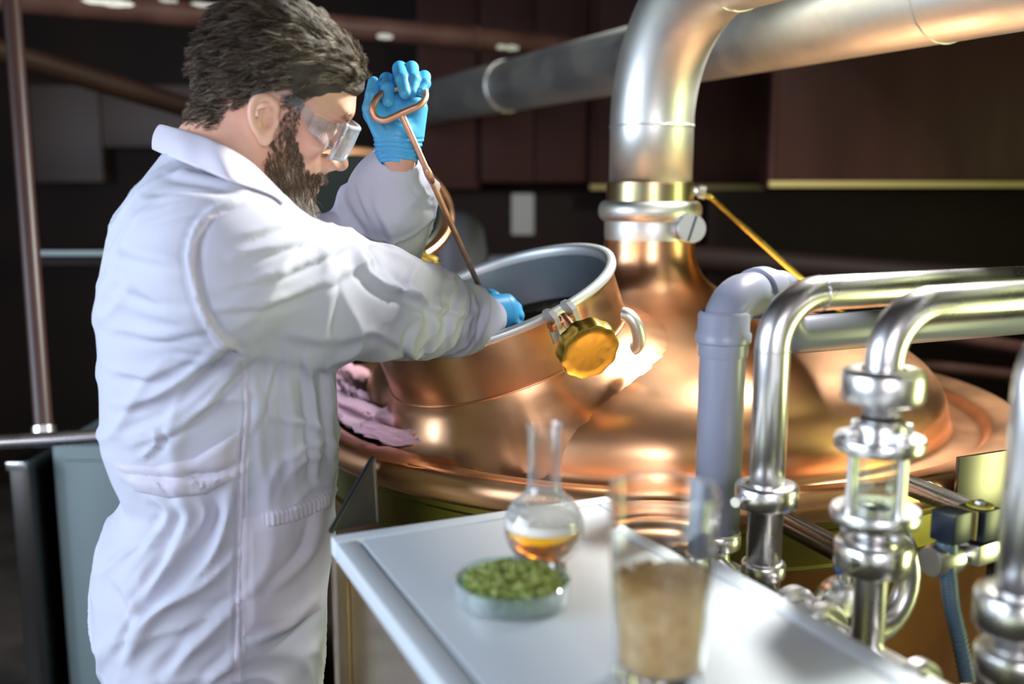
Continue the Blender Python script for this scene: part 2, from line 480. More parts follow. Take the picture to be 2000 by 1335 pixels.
MC = Vector((-.039, 1.695, 1.3075)); MN = Vector((-.314, -.177, .9327)).normalized(); MR = .22
MRm = zrot(MN)
mb = MB().lathe(pf, VC, seg=320)
Va = np.array(mb.V); q = Va - np.array(MC); ax = q @ np.array(MN); rad = np.linalg.norm(q - ax[:, None] * np.array(MN), axis=1)
hole = rad < MR - .022
mb.F = [f for f in mb.F if not all(hole[i] for i in f)]
mb.mk('dome', M['copper'], kettle, 180)
# rolled outer rim
R0 = .7
rp = [(.684, 1.0815), (.692, 1.080), (.699, 1.074), (.7035, 1.064), (.7045, 1.052), (.701, 1.041), (.693, 1.034), (.682, 1.032), (.672, 1.036), (.672, 1.05)]
MB().lathe([(v.x, v.z) for v in spline([Vector((a, 0, b)) for a, b in rp], 3)], VC, seg=160).mk('rim', M['copper'], kettle, 180)
MB().lathe([(.674, 1.045), (.676, 1.028), (.674, 1.018), (.668, 1.012), (.664, .962), (.668, .958), (.664, .952), (.60, .95)], VC, seg=120).mk('band', M['brass_old'], kettle, 30, label='dull brass band')
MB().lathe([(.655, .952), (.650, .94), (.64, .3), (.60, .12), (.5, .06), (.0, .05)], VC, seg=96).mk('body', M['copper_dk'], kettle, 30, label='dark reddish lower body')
for k in range(4):
    a = math.radians(45 + 90 * k)
    p = VC + Vector((math.cos(a) * .48, math.sin(a) * .48, 0))
    MB().tube([p, p + Vector((0, 0, .10))], .045, 20).mk('leg', M['steel'], kettle)
# sealing rings on the neck
MB().lathe([(.0845, 1.50), (.0845, 1.38), (.0885, 1.385), (.0895, 1.40), (.0895, 1.425), (.087, 1.43), (.087, 1.455), (.093, 1.46)], VC, seg=72).mk('neck_ring', M['steel_old'], kettle, 30)
tor = [(.089 + .0135 * math.cos(t), 1.444 + .0200 * math.sin(t)) for t in [math.pi * 2 * i / 18 for i in range(19)]]
MB().lathe(tor, VC, seg=72).mk('clamp_ring', M['steel_old'], kettle, 180, label='thick rounded clamp ring')
MB().lathe([(.0865, 1.462), (.0865, 1.497), (.083, 1.499), (.078, 1.499)], VC, seg=72).mk('brass_collar', M['collar_mix'], kettle, 30)
# slotted round plug on the neck
pc = W(1351, 446, 1.905); pn = Vector((.12, -1, .05)).normalized(); Rp = zrot(pn)
plug = MB().lathe([(0, 0.004), (.0265, .004), (.0275, .0025), (.0275, -.011), (.014, -.012), (.013, -.05), (0, -.05)], pc, Rp, 48).mk('plug', M['lip_steel'], kettle, 30, label='round steel plug with a slot')
MB().box(pc + pn * .0042, (.004, .050, .0012), Rp @ Matrix.Rotation(math.radians(-18), 3, 'Z')).mk('slot', M['seam'], plug)

# manway hatch
def on_dome(p):
    # march down along -MN until below the dome surface
    s = 0.0
    while s < .4:
        x = p - MN * s
        rho = math.hypot(x.x - VC.x, x.y - VC.y)
        if x.z < dome_z(rho) - .0: return x, s
        s += .002
    return p - MN * .3, .3


seg = 160; rows = []; bead_pts = []
ex, ey = MRm.col[0], MRm.col[1]
Vv = []; Fv = []
nrow = 10
flare = [(.0, .012), (.35, .004), (.75, .0)]
for i in range(seg):
    a = 2 * math.pi * i / seg; u = ex * math.cos(a) + ey * math.sin(a)
    p0 = MC + u * (MR - .006) - MN * .008
    pb, s = on_dome(p0)
    hc_w = max(.004, min(.088, s - .012))
    col = [p0 - MN * (hc_w * k / 4) for k in range(5)]
    bead_pts.append(p0 - MN * hc_w + u * .0005)
    fr = min(.12, max(.045, (s - hc_w) * 1.5))
    # concave boss that spreads from the short straight wall onto the dome
    for k in range(1, 9):
        t = k / 8
        po = MC + u * (MR - .006 + fr * t ** 1.3) - MN * .008
        pd, s2 = on_dome(po)
        gap = max(0, s2 - hc_w)
        lv = (1 - t) ** 1.8
        col.append(pd + MN * (gap * lv) + MN * (.0010 if k < 8 else -.0006))
    Vv += col
n = len(col)
for i in range(seg):
    j = (i + 1) % seg
    for k in range(n - 1): Fv.append((i * n + k, j * n + k, j * n + k + 1, i * n + k + 1))
hatch = mk('hatch_neck', Vv, Fv, M['copper'], kettle, 24)
MB().tube(bead_pts, .0022, 8, closed=True).mk('weld_ring', M['copper'], kettle, 180)
# weld bead half way round + inner liner + lip
MB().lathe([(MR - .012, -.004), (MR - .014, -.02), (MR - .016, -.095)], MC, MRm, 128).mk('hatch_liner', M['steel_grey'], kettle, 180, label='grey tinned inner wall of the hatch')
lip = [(MR - .0145, -.012), (MR - .0135, -.003), (MR - .010, .003), (MR - .004, .005), (MR + .002, .003), (MR + .0035, -.003), (MR + .002, -.009), (MR - .005, -.012)]
MB().lathe([(v.x, v.z) for v in spline([Vector((a, 0, b)) for a, b in lip], 3)], MC, MRm, 160).mk('hatch_lip', M['lip_steel'], kettle, 180, label='rolled grey steel lip')
MB().lathe([(MR - .016, -.0955), (MR - .018, -.45)], MC, MRm, 96).mk('hatch_shade', M['lid_in'], kettle, 180, label='added dark sleeve for the shade inside the hatch')  # dark sleeve added to stand for the shade inside the kettle
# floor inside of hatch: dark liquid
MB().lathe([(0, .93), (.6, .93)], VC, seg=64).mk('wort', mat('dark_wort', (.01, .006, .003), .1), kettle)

# clamp with handwheel at the near lip
def lip_pt(px, py):
    r = Vector(ray(px, py)); C0 = Vector((0, 0, 1.5)); t = (MC - C0).dot(MN) / r.dot(MN); return C0 + r * t


cpos = lip_pt(1090, 614); rad_ = (cpos - MC); rad_ = (rad_ - MN * rad_.dot(MN)).normalized(); tan_ = MN.cross(rad_).normalized()
Rc = Matrix((rad_, tan_, MN)).transposed()
cb = cpos + rad_ * .008
clamp = MB()
for s in (-1, 1):
    o = cb + tan_ * s * .0165
    prf = [(a * 1.35, b * 1.45) for a, b in [(-.014, .006), (-.008, .011), (.004, .011), (.013, .004), (.015, -.012), (.015, -.034), (.007, -.034), (.007, -.012), (.003, -.003), (-.010, .001)]]
    vs = [o + rad_ * a + MN * b + tan_ * e for e in (-.0042, .0042) for a, b in prf]; m_ = len(prf)
    clamp.add(vs, [tuple(range(m_)), tuple(reversed(range(m_, 2 * m_)))] + [(i, i + m_, (i + 1) % m_ + m_, (i + 1) % m_) for i in range(m_)])
clamp.box(cb + rad_ * .003 - MN * .022, (.006, .055, .026), Rc, bev=.002)
clamp = clamp.mk('clamp', M['lip_steel'], kettle, 30, label='steel clamp bracket')
MB().tube([cb - tan_ * .027 + rad_ * .008 - MN * .006, cb + tan_ * .022 + rad_ * .008 - MN * .006], .0088, 14).mk('hinge_pin', M['copper'], clamp)
hw = W(1149, 682, 1.40)
hn = Vector((.34, -.86, -.38)).normalized()
hstart = cb + rad_ * .006 - MN * .002
MB().tube([hstart, hstart.lerp(hw, .55), hw - hn * .01], .0078, 14).mk('bolt', M['copper'], clamp)
Rh = zrot(hn) @ Matrix.Rotation(.25, 3, 'Z')
wob = lambda a, r, z: 1 + (.026 * math.cos(10 * a) if r > .03 else 0)
MB().lathe([(0, .0085), (.030, .0085), (.0385, .0098), (.0432, .0085), (.0448, .004), (.0448, -.012), (.043, -.0155), (.034, -.0165), (.012, -.0145), (.010, -.022), (0, -.022)], hw, Rh, 120, wob).mk('handwheel', M['brass'], clamp, 40, label='brass ten-lobed handwheel')
# hinge lug at the far right of the lip
lp = lip_pt(1203, 560) + MN * -.050
rd = (lip_pt(1203, 540) - MC).normalized(); tn = MN.cross(rd)
pts = [lp + rd * (-.002 + .016 * math.cos(t)) + MN * (-.026 + .030 * math.sin(t)) for t in [math.pi * (-.5 + i / 12) for i in range(13)]]
MB().tube(pts, .011, 14).mk('hinge_lug', M['steel_old'], kettle)

# open lid
Lc = W(712, 398, 2.20); Ln = Vector((.22, -.60, .77)).normalized(); RL = zrot(Ln)
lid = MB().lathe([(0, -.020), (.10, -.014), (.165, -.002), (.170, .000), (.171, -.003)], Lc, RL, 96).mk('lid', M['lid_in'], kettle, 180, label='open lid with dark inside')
MB().lathe([(.170, -.002), (.178, .002), (.186, .004), (.192, .008), (.198, .004), (.200, -.004), (.197, -.018), (.17, -.030), (.10, -.045), (0, -.052)], Lc, RL, 96).mk('lid_shell', M['copper'], lid, 180, label='copper outer shell')
hp = W(822, 498, 2.06)
h_ = MB().tube([hp + Vector((-.05, .0, -.0)), hp + Vector((-.01, 0, .012)), hp + Vector((.03, 0, -.01)), hp + Vector((.036, 0, -.06))], .007, 12)
h_.box(hp + Vector((.0, .01, -.012)), (.06, .02, .02), bev=.004)
h_.box(hp + Vector((-.035, .01, .0)), (.04, .025, .022), bev=.004).mk('hinge', M['brass'], kettle)
for k, (a, b) in enumerate(((hp + Vector((.03, .02, -.02)), lip_pt(893, 537) + Vector((-.01, 0, -.02))), (hp + Vector((-.06, .02, 0)), Lc + RL @ Vector((0, 0, -.04))))):
    MB().tube([a, b], .008, 12).mk('hinge_arm', M['brass'], kettle)

# ------------------------------------------------------------------ vapour pipe on the neck
vp0 = Vector((VC.x, VC.y, 1.495)); zc = 1.868
pv = thing('vapour_pipe', tuple(vp0), 'wide weathered steel vapour pipe rising from the kettle neck and bending away right', 'pipe')
path = fillet([vp0, Vector((VC.x, VC.y, zc)), Vector((VC.x, VC.y, zc)) + TV * 1.75], .26, 20)
path = fillet([vp0 + Vector((0, 0, .002)), Vector((VC.x, VC.y, zc)), Vector((VC.x, VC.y, zc)) + TV * 2.9], .26, 24)
MB().tube(path, .0815, 64).mk('pipe_wall', M['steel_old'], pv, 180)
def bead(p, t, R, name='weld_seam', parent=None, m='steel_old', r=.0016):
    Rb = zrot(t); rnd = random.Random(3)
    pts = [Vector(p) + Rb @ Vector((R * math.cos(a), R * math.sin(a), rnd.uniform(-.0012, .0012))) for a in [2 * math.pi * i / 90 for i in range(90)]]
    MB().tube(pts, r, 8, closed=True).mk(name, M[m], parent, 180)
bead((VC.x, VC.y, zc - .26), (0, 0, 1), .082, parent=pv)
bead(Vector((VC.x, VC.y, zc)) + TV * .26, TV, .082, parent=pv)
# second parallel pipe
c0 = W(1100, 158, 3.0); c0.z = 1.812
p2 = thing('overhead_pipe', tuple(c0), 'second wide steel pipe running level behind the vapour pipe', 'pipe')
MB().tube([c0 - TV * 1.46, c0 + TV * 3.3], .083, 64).mk('pipe_wall', M['steel_old'], p2, 180)
for k in (-.4, .62, 1.4): bead(c0 + TV * k, TV, .0835, parent=p2, r=.002)
st = MB().tube([c0 + TV * .62 + Vector((0, 0, .08)), Vector((0, 0, H0)) + Vector(((c0 + TV * .62).x, (c0 + TV * .62).y, 0))], .008, 10).mk('hanger_rod', M['steel_dark'], p2)

# brass capillary pipe from the neck
q0 = W(1362, 374, 1.98)
path = fillet([q0, W(1376, 380, 1.975), W(1390, 386, 1.97), W(1560, 540, 2.02), W(1760, 700, 2.12)], .012, 4)
bp = thing('sensing_line', tuple(q0), 'thin yellow brass line slanting down from the kettle neck', 'pipe')
MB().tube(path, .0058, 14).mk('line', M['brass'], bp, 180)
MB().lathe([(0, -.03), (.010, -.03), (.010, 0), (.014, .002), (.014, .016), (.009, .018), (0, .018)], q0, zrot(Vector((1, -.15, -.15))), 12).mk('fitting', M['steel'], bp, 30)

# pink cloth lying on the rim
def cloth_piece(cpts, name='cleaning_cloth'):
    pass
# ------------------------------------------------------------------ pink cloth
from mathutils import noise as mnoise
def crumple(name, rolls, m, loc=None):
    mb = MB()
    for (pts, rad, hgt, amp, sd) in rolls:
        P = spline(pts, 10); n = len(P); seg = 56; vs = []; fs = []
        for i, p in enumerate(P):
            t = (P[min(i + 1, n - 1)] - P[max(i - 1, 0)]).normalized(); s = t.cross(Vector((0, 0, 1))).normalized()
            u = i / (n - 1); env = (1 - abs(2 * u - 1) ** 5) ** .6 + .02
            for k in range(seg):
                a = 2 * math.pi * k / seg
                q = Vector((u * 5 + sd, math.cos(a) * 1.6, math.sin(a) * 1.6))
                f = 1 - 1.0 * abs(mnoise.noise(q * 1.5)) * 1.6 - .5 * abs(mnoise.noise(q * 3.6))
                w_ = rad * env * (1 + .25 * mnoise.noise(Vector((u * 6, sd, 0))))
                x = math.cos(a) * w_ * (1 + amp * (f - .6)); y = math.sin(a) * hgt * env * (1 + amp * 1.6 * (f - .6))
                vs.append(p + s * x + Vector((0, 0, max(y, -hgt * .35) + hgt * .3)))
        for i in range(n - 1):
            for k in range(seg):
                l = (k + 1) % seg; fs.append((i * seg + k, i * seg + l, (i + 1) * seg + l, (i + 1) * seg + k))
        fs.append(tuple(reversed(range(seg)))); fs.append(tuple((n - 1) * seg + k for k in range(seg)))
        mb.add(vs, fs)
    return mb.mk(name, m, None, 180)


def RZ(px, py, z=1.086): return WZ(px, py, z)
def on_kettle(px, py, lift=.0):
    r = Vector(ray(px, py)); C0 = Vector((0, 0, 1.5)); t = 1.0
    while t < 3:
        p = C0 + r * t; rho = math.hypot(p.x - VC.x, p.y - VC.y)
        if rho < .69 and p.z < dome_z(rho) + lift: return p
        t += .003
    return WZ(px, py, 1.09)
rolls = [([on_kettle(664, 722, .015), on_kettle(682, 762, .01), on_kettle(712, 800, .01), on_kettle(765, 838, .01), on_kettle(838, 866, .0), on_kettle(850, 870, 0)], .055, .026, .55, 1.0),
         ([on_kettle(658, 745, .03), on_kettle(672, 775, .03), on_kettle(690, 808, .02)], .032, .026, .42, 5.0),
         ([on_kettle(672, 812, .01), on_kettle(712, 832, .01), on_kettle(762, 845, .01)], .026, .018, .8, 9.0),
         ([on_kettle(718, 826, .02), on_kettle(745, 838, .02), on_kettle(768, 852, .015)], .012, .011, .8, 13.0)]
cl = crumple('cleaning_cloth', rolls, M['pink'])
tag(cl, 'crumpled pink cleaning cloth lying on the kettle rim beside the white coat', 'cloth')

# ------------------------------------------------------------------ steel work table
TZ = 1.112
A = Vector((-.2023, 1.0598, 0))
table = thing('steel_cabinet_table', (A.x, A.y, 0), 'steel topped cabinet table in front, carrying flask, dish and glass', 'table')
TW, TL = .3515, .95
def T(u, v, z=0): return A + TU * u + TV * v + Vector((0, 0, z))
Rt = Matrix((TU, TV, Vector((0, 0, -1)))).transposed() @ Matrix.Identity(3)
Rt = Matrix((TU, -TV, Vector((0, 0, 1)))).transposed()
bw = .024
fr = MB()
fr.box(T(TW / 2, bw / 2, TZ - .011), (TW, bw, .022), Rt, bev=.003)
fr.box(T(bw / 2, TL / 2 + bw / 2 + .0006, TZ - .011), (bw, TL - bw - .001, .022), Rt, bev=.003)
fr.box(T(TW - bw / 2, TL / 2 + bw / 2 + .0006, TZ - .011), (bw, TL - bw - .001, .022), Rt, bev=.003)
fr.mk('top_frame', M['table'], table, 30)
MB().box(T(TW / 2, TL / 2, TZ - .016), (TW - .004, TL - .004, .010), Rt).mk('seam', M['seam'], table)
MB().box(T(TW / 2, TL / 2 + bw / 2, TZ - .006), (TW - 2 * bw - .007, TL - bw - .007, .012), Rt, bev=.0015).mk('top_panel', M['table'], table, 30)
MB().box(T(.016, TL / 2 + .012, TZ / 2 - .012), (.004, TL - .03, TZ - .03), Rt, bev=.001).mk('side_panel', M['side'], table, 30, label='mirror-like side panel')
MB().box(T(TW / 2, TL / 2 + .02, TZ / 2 - .02), (TW - .05, TL - .05, TZ - .06), Rt).mk('body', M['steel_dark'], table)
for (u, v) in ((.011, .011), (TW - .011, .011), (.011, TL - .011), (TW - .011, TL - .011)):
    MB().box(T(u, v, TZ / 2 - .011), (.022, .022, TZ - .022), Rt, bev=.003).mk('leg', M['side'], table, 30)
# dark triangular plate behind the far left corner
p0 = W(646, 1038, 1.085); p1 = W(728, 893, 1.17); p2_ = W(736, 1020, 1.15)
nrm = (p1 - p0).cross(p2_ - p0).normalized() * .002
mb = MB(); mb.add([p0 + nrm, p1 + nrm, p2_ + nrm, p0 - nrm, p1 - nrm, p2_ - nrm], [(0, 1, 2), (5, 4, 3), (0, 3, 4, 1), (1, 4, 5, 2), (2, 5, 3, 0)])
mb.tube([p0, p1], .0035, 10); mb.tube([p1, p2_], .003, 10)
mb.mk('gusset_plate', M['black'], table, 30, label='dark triangular gusset plate')

# ------------------------------------------------------------------ flask of beer
fc = WZ(1062, 1099, TZ); fc.z = TZ
fl = thing('round_flask', tuple(fc), 'round-bottomed glass flask with beer and foam standing on the steel table', 'flask')
Rf = .0415; cz = .0385
def sph(R, z0, z1, n=20):
    t0 = math.asin(max(-1, min(1, (z0 - cz) / R))); t1 = math.asin(max(-1, min(1, (z1 - cz) / R)))
    return [(R * math.cos(t0 + (t1 - t0) * i / n), cz + R * math.sin(t0 + (t1 - t0) * i / n)) for i in range(n + 1)]
ztop = W(1062, 826, fc.y).z - TZ
out = [(0, .001), (.012, .0005), (.016, .0012)] + sph(Rf, .0045, cz + .0355, 22)[0:] + [(.0185, cz + .040), (.0172, cz + .046), (.0170, cz + .055), (.0172, ztop - .006), (.0188, ztop - .003), (.0190, ztop)]
inn = [(.0172, ztop), (.0156, ztop - .005), (.0154, cz + .050), (.0160, cz + .044), (.0185, cz + .0365)] + list(reversed(sph(Rf - .0016, .0035, cz + .0335, 22))) + [(0, .0030)]
MB().lathe(out + inn, fc, seg=64).mk('vessel', M['thin'], fl, 60)
zl = W(1062, 1044, fc.y - .03).z - TZ
zf = W(1062, 1008, fc.y - .0).z - TZ
Ri = Rf - .0009
MB().lathe([(0, .0031)] + sph(Ri, .0038, zl, 20) + [(0, zl)], fc, seg=64).mk('beer', M['beer'], fl, 50, label='amber beer')
MB().lathe([(0, zl + .0002)] + sph(Ri - .0004, zl + .0002, zf, 8) + [(.02, zf + .001), (0, zf)], fc, seg=64).mk('foam', M['foam'], fl, 50, label='white foam')
rnd = random.Random(7); mb = MB()
for k in range(46):
    a = rnd.uniform(0, 6.283); zz_ = rnd.uniform(zf, zf + .014); R_ = math.sqrt(max(0, (Ri - .001) ** 2 - (zz_ - cz) ** 2))
    mb.lathe([(0, -.0016), (.0011, -.0011), (.0016, 0), (.0011, .0011), (0, .0016)], fc + Vector((R_ * math.cos(a), R_ * math.sin(a), zz_)), seg=8)
tag(mb.mk('bubbles', M['foam'], fl, 180), kind='stuff')

# ------------------------------------------------------------------ petri dish with hop pellets
dc = WZ(1001, 1168, TZ); dc.z = TZ
dish = MB().lathe([(0, .0004), (.050, .0004), (.0535, .002), (.054, .004), (.0545, .021), (.0535, .0216), (.0525, .021), (.052, .0045), (.050, .003), (0, .003)], dc, seg=80).mk('petri_dish', M['teal'], None, 60, loc=tuple(dc))
tag(dish, 'shallow greenish glass dish heaped with green hop pellets on the table', 'dish')
rnd = random.Random(11); mb = MB()
for k in range(420):
    rr = .047 * math.sqrt(rnd.random()); a = rnd.uniform(0, 6.283)
    top = .008 + .017 * (1 - (rr / .05) ** 2)
    zz_ = .0065 + rnd.random() ** .6 * top
    L_ = rnd.uniform(.006, .011); r_p = rnd.uniform(.0026, .0034)
    dv = Vector((rnd.gauss(0, 1), rnd.gauss(0, 1), rnd.gauss(0, .45))).normalized()
    c = dc + Vector((rr * math.cos(a), rr * math.sin(a), zz_))
    mb.tube([c - dv * L_ / 2, c - dv * L_ * .45, c + dv * L_ * .45, c + dv * L_ / 2], [r_p * .8, r_p, r_p, r_p * .75], 9)
tag(mb.mk('hop_pellets', M['hop'], None, 50), 'heap of green hop pellets filling the shallow glass dish', 'hop pellets', kind='stuff')

# ------------------------------------------------------------------ glass of malt
gc = W(1296, 955, .735); gc.z = TZ; GH = W(1296, 952, .735).z - TZ
rt, rb = .0435, .0345
go = [(0, .0004), (rb - .003, .0004), (rb, .003), (rb + .0005, .01), (rt - .001, GH - .006), (rt, GH - .001), (rt - .0008, GH), (rt - .0022, GH - .0012), (rb - .0022 + .0005, .016), (rb - .006, .013), (0, .0125)]
gl = MB().lathe(go, gc, seg=80).mk('beer_glass', M['glass'], None, 30, loc=tuple(gc))
tag(gl, 'tall clear beer glass holding malt grains, nearest thing on the table', 'glass')
rnd = random.Random(5); mb = MB(); gz = W(1300, 1118, .735).z - TZ
mb.lathe([(0, .0135), (rb - .008, .0140), (rb - .0035, .018), (rb - .0045 + (rt - rb) * gz / GH, gz - .006), (0, gz - .002)], gc, seg=40)
for k in range(1500):
    zz_ = rnd.uniform(.016, gz); Rm = rb - .0040 + (rt - rb) * zz_ / GH
    if rnd.random() < .3: zz_ = gz - rnd.uniform(0, .005); rr = Rm * math.sqrt(rnd.random()) * .97
    else: rr = Rm - rnd.uniform(.001, .003)
    a = rnd.uniform(0, 6.283); dv = Vector((rnd.gauss(0, 1), rnd.gauss(0, 1), rnd.gauss(0, .8))).normalized()
    rad = Vector((math.cos(a), math.sin(a), 0)); dv = (dv - rad * dv.dot(rad) * .9).normalized()
    c = gc + rad * rr + Vector((0, 0, zz_)); L_ = rnd.uniform(.005, .0075)
    mb.tube([c - dv * L_ / 2, c - dv * L_ * .25, c + dv * L_ * .2, c + dv * L_ / 2], [.0004, .0014, .0013, .0003], 6)
tag(mb.mk('malt_grains', M['grain'], None, 180), 'pale golden malt grains filling most of the tall glass', 'malt grains', kind='stuff')

# ------------------------------------------------------------------ pipework right of the table
def solve_v(P0, px, yref):
    # point on the line P0 + TV*k whose picture x at height yref px is px
    k = 0
    lo, hi = -1.5, 1.5
    for _ in range(50):
        k = (lo + hi) / 2; q = P0 + TV * k
        if proj(np.array([q.x, q.y, P0.z]))[0] < px: lo = k
        else: hi = k
    return P0 + TV * k


P1 = W(1503, 820, 1.13); P1z = P1.z
PA = solve_v(P1, 1408, 0); P2 = solve_v(P1, 1716, 0); P3 = solve_v(P1, 2006, 0)
mz = W(1490, 1160, P1.y).z
def clampring(mb, p, r, h):
    mb.lathe([(r * .55, -h / 2 - .002), (r * .80, -h / 2 - .002), (r * .95, -h / 2), (r, -h / 2 + .003), (r, h / 2 - .003), (r * .95, h / 2), (r * .80, h / 2 + .002), (r * .55, h / 2 + .002)], p, seg=48)
    return mb
# grey plastic pipe
zc_ = W(1450, 584, PA.y).z; PAv = Vector((PA.x, PA.y, 0))
gp = thing('plastic_pipe', (PA.x, PA.y, .9), 'grey plastic pipe with a moulded elbow, leftmost upright pipe right of the table', 'pipe')
dirA = (TU * .90 - TV * .43).normalized()
zb = W(1400, 1045, PA.y).z
path = fillet([Vector((PA.x, PA.y, zb)), Vector((PA.x, PA.y, zc_)), Vector((PA.x, PA.y, zc_)) + dirA * .125], .052, 14)
MB().tube(path, .0285, 40).mk('pipe_wall', M['plastic'], gp, 180)
zh = W(1420, 660, PA.y).z
MB().lathe([(.027, -.022), (.0305, -.022), (.0312, -.018), (.0312, -.006), (.034, -.004), (.0345, .006), (.032, .009), (.0315, .03), (.028, .034)], (PA.x, PA.y, zh), seg=44).mk('socket', M['plastic'], gp, 50)
cE = Vector((PA.x, PA.y, zc_)) + dirA * .098
MB().lathe([(.027, -.02), (.033, -.018), (.034, -.004), (.034, .006), (.031, .008), (.031, .02), (.028, .022)], cE, zrot(dirA), 44).mk('socket', M['plastic'], gp, 50)
e2 = Vector((PA.x, PA.y, zc_)) + dirA * .125
MB().tube(fillet([e2 - dirA * .02, e2 + dirA * .045, e2 + dirA * .045 - Vector((0, 0, .065)), e2 + dirA * .045 - Vector((0, 0, .065)) + TU * 1.6], .026, 8), .0265, 32).mk('run', M['plastic'], gp, 180)
mb = clampring(MB(), Vector((PA.x, PA.y, zb - .004)), .031, .022)
mb.mk('steel_ferrule', M['steel'], gp, 40)
MB().tube([Vector((PA.x, PA.y, zb - .01)), Vector((PA.x, PA.y, mz))], .018, 24).mk('lower_stub', M['steel'], gp)

# first steel pipe
sp1 = thing('steel_pipe', (P1.x, P1.y, mz), 'slim polished steel pipe bending right beside the grey plastic pipe', 'pipe')
zt1 = W(1640, 568, P1.y + .05).z
MB().tube(fillet([Vector((P1.x, P1.y, mz)), Vector((P1.x, P1.y, zt1)), Vector((P1.x, P1.y, zt1)) + TU * 1.7], .062, 16), .0205, 40).mk('pipe_wall', M['steel'], sp1, 180)
zA = W(1495, 965, P1.y).z
clampring(MB(), Vector((P1.x, P1.y, zA)), .037, .026).mk('clamp', M['steel'], sp1, 40)
clampring(MB(), Vector((P1.x, P1.y, W(1490, 1110, P1.y).z)), .026, .018).mk('clamp', M['steel'], sp1, 40)
MB().tube([Vector((P1.x, P1.y, zA)) - TU * .036, Vector((P1.x, P1.y, zA)) - TU * .052 - TV * -.01], .006, 12).mk('clamp_bolt', M['steel'], sp1)
bead(Vector((P1.x, P1.y, zt1)) + TU * .064, TU, .0207, parent=sp1, m='steel', r=.0008)
bead(Vector((P1.x, P1.y, zt1 - .064)), (0, 0, 1), .0207, parent=sp1, m='steel', r=.0008)

# second steel pipe with sight glass
sp2 = thing('sight_glass_pipe', (P2.x, P2.y, mz), 'polished steel pipe with bolted flanges and a cylindrical sight glass', 'pipe')
zt2 = W(1830, 592, P2.y + .04).z
zq = lambda y: W(1716, y, P2.y).z
V2 = lambda y: Vector((P2.x, P2.y, zq(y)))
MB().tube(fillet([V2(862), Vector((P2.x, P2.y, zt2)), Vector((P2.x, P2.y, zt2)) + TU * 1.6], .055, 16), .0190, 40).mk('pipe_wall', M['steel'], sp2, 180)
MB().tube([V2(1010), Vector((P2.x, P2.y, mz))], .0165, 32).mk('lower_pipe', M['steel'], sp2)
clampring(MB(), V2(752), .0405, .031).mk('clamp', M['steel'], sp2, 40)
clampring(MB(), V2(1082), .0385, .030).mk('clamp', M['steel'], sp2, 40)
MB().tube([V2(1082) - TU * .03 - TV * -.012, V2(1082) - TU * .05 - TV * -.012 + Vector((0, 0, .0))], .008, 14).mk('clamp_bolt', M['steel'], sp2)
for y in (864, 1003):
    f_ = MB().lathe([(.016, -.007), (.043, -.007), (.0445, -.005), (.0445, .005), (.043, .007), (.016, .007)], V2(y), seg=56).mk('flange', M['steel'], sp2, 40)
    s = 1 if y < 900 else -1
    MB().lathe([(.019, 0), (.026, .0), (.026, .012 * s), (.021, .018 * s)], V2(y) + Vector((0, 0, .007 * s)), seg=40).mk('hub', M['steel'], f_, 40)
    for k in range(4):
        a = math.radians(20 + 90 * k); o = V2(y) + Vector((math.cos(a) * .034, math.sin(a) * .034, 0))
        MB().lathe([(0, .017), (.006, .0165), (.0068, .014), (.0068, .007)] if s > 0 else [(.0068, -.007), (.0068, -.014), (.006, -.0165), (0, -.017)], o, seg=6).mk('nut', M['steel'], f_, 30)
for k in range(4):
    a = math.radians(20 + 90 * k); o = Vector((math.cos(a) * .034, math.sin(a) * .034, 0))
    MB().tube([V2(864) + o, V2(1003) + o], .0036, 12).mk('tie_rod', M['steel'], sp2)
za, zb_ = V2(998), V2(870)
hgt = zb_.z - za.z
MB().lathe([(.024, 0), (.0275, 0), (.0275, hgt), (.024, hgt), (.024, 0)], za, seg=48).mk('sight_glass', M['sight'], sp2, 40)

# third steel pipe at the right edge
sp3 = thing('edge_pipe', (P3.x, P3.y, mz), 'thick steel pipe cut by the right edge of the picture', 'pipe')
zt3 = W(2030, 640, P3.y).z
MB().tube(fillet([Vector((P3.x, P3.y, mz)), Vector((P3.x, P3.y, zt3)), Vector((P3.x, P3.y, zt3)) + TU * 1.2], .055, 14), .0195, 36).mk('pipe_wall', M['steel'], sp3, 180)
V3 = lambda y: Vector((P3.x, P3.y, W(2000, y, P3.y).z))
clampring(MB(), V3(1190), .036, .034).mk('clamp', M['steel'], sp3, 40)
clampring(MB(), V3(1290), .033, .024).mk('clamp', M['steel'], sp3, 40)

# manifold along the table edge
mfo = Vector((P1.x, P1.y, mz))
mf = thing('pipe_manifold', tuple(mfo), 'horizontal steel manifold pipe running along the right side of the table', 'pipe')
MB().tube([mfo - TV * .32, mfo + TV * .95], .0175, 32).mk('pipe_wall', M['steel'], mf, 180)
for k in (.055, .105, .24, .30):
    mb = MB(); R_ = zrot(TV)
    o = mfo + TV * k; r = .031 if k < .2 else .027; h = .016
    mb.lathe([(r * .5, -h / 2 - .002), (r * .85, -h / 2 - .002), (r, -h / 2 + .002), (r, h / 2 - .002), (r * .85, h / 2 + .002), (r * .5, h / 2 + .002)], o, R_, 44).mk('clamp', M['steel'], mf, 40)
vb = mfo + TV * .08 + TU * .055 + Vector((0, 0, .006))
vl = thing('butterfly_valve', tuple(vb), 'round chrome valve with a blue mark behind the sight glass pipe', 'valve')
MB().lathe([(0, -.022), (.026, -.022), (.034, -.016), (.036, -.006), (.036, .006), (.034, .016), (.026, .022), (.012, .024), (.0, .026)], vb, zrot(TV * .8 - TU * .5), 48).mk('body', M['steel'], vl, 40)
MB().tube([vb + Vector((0, 0, .034)), vb + Vector((0, 0, .050))], .011, 20).mk('stem', M['steel'], vl)
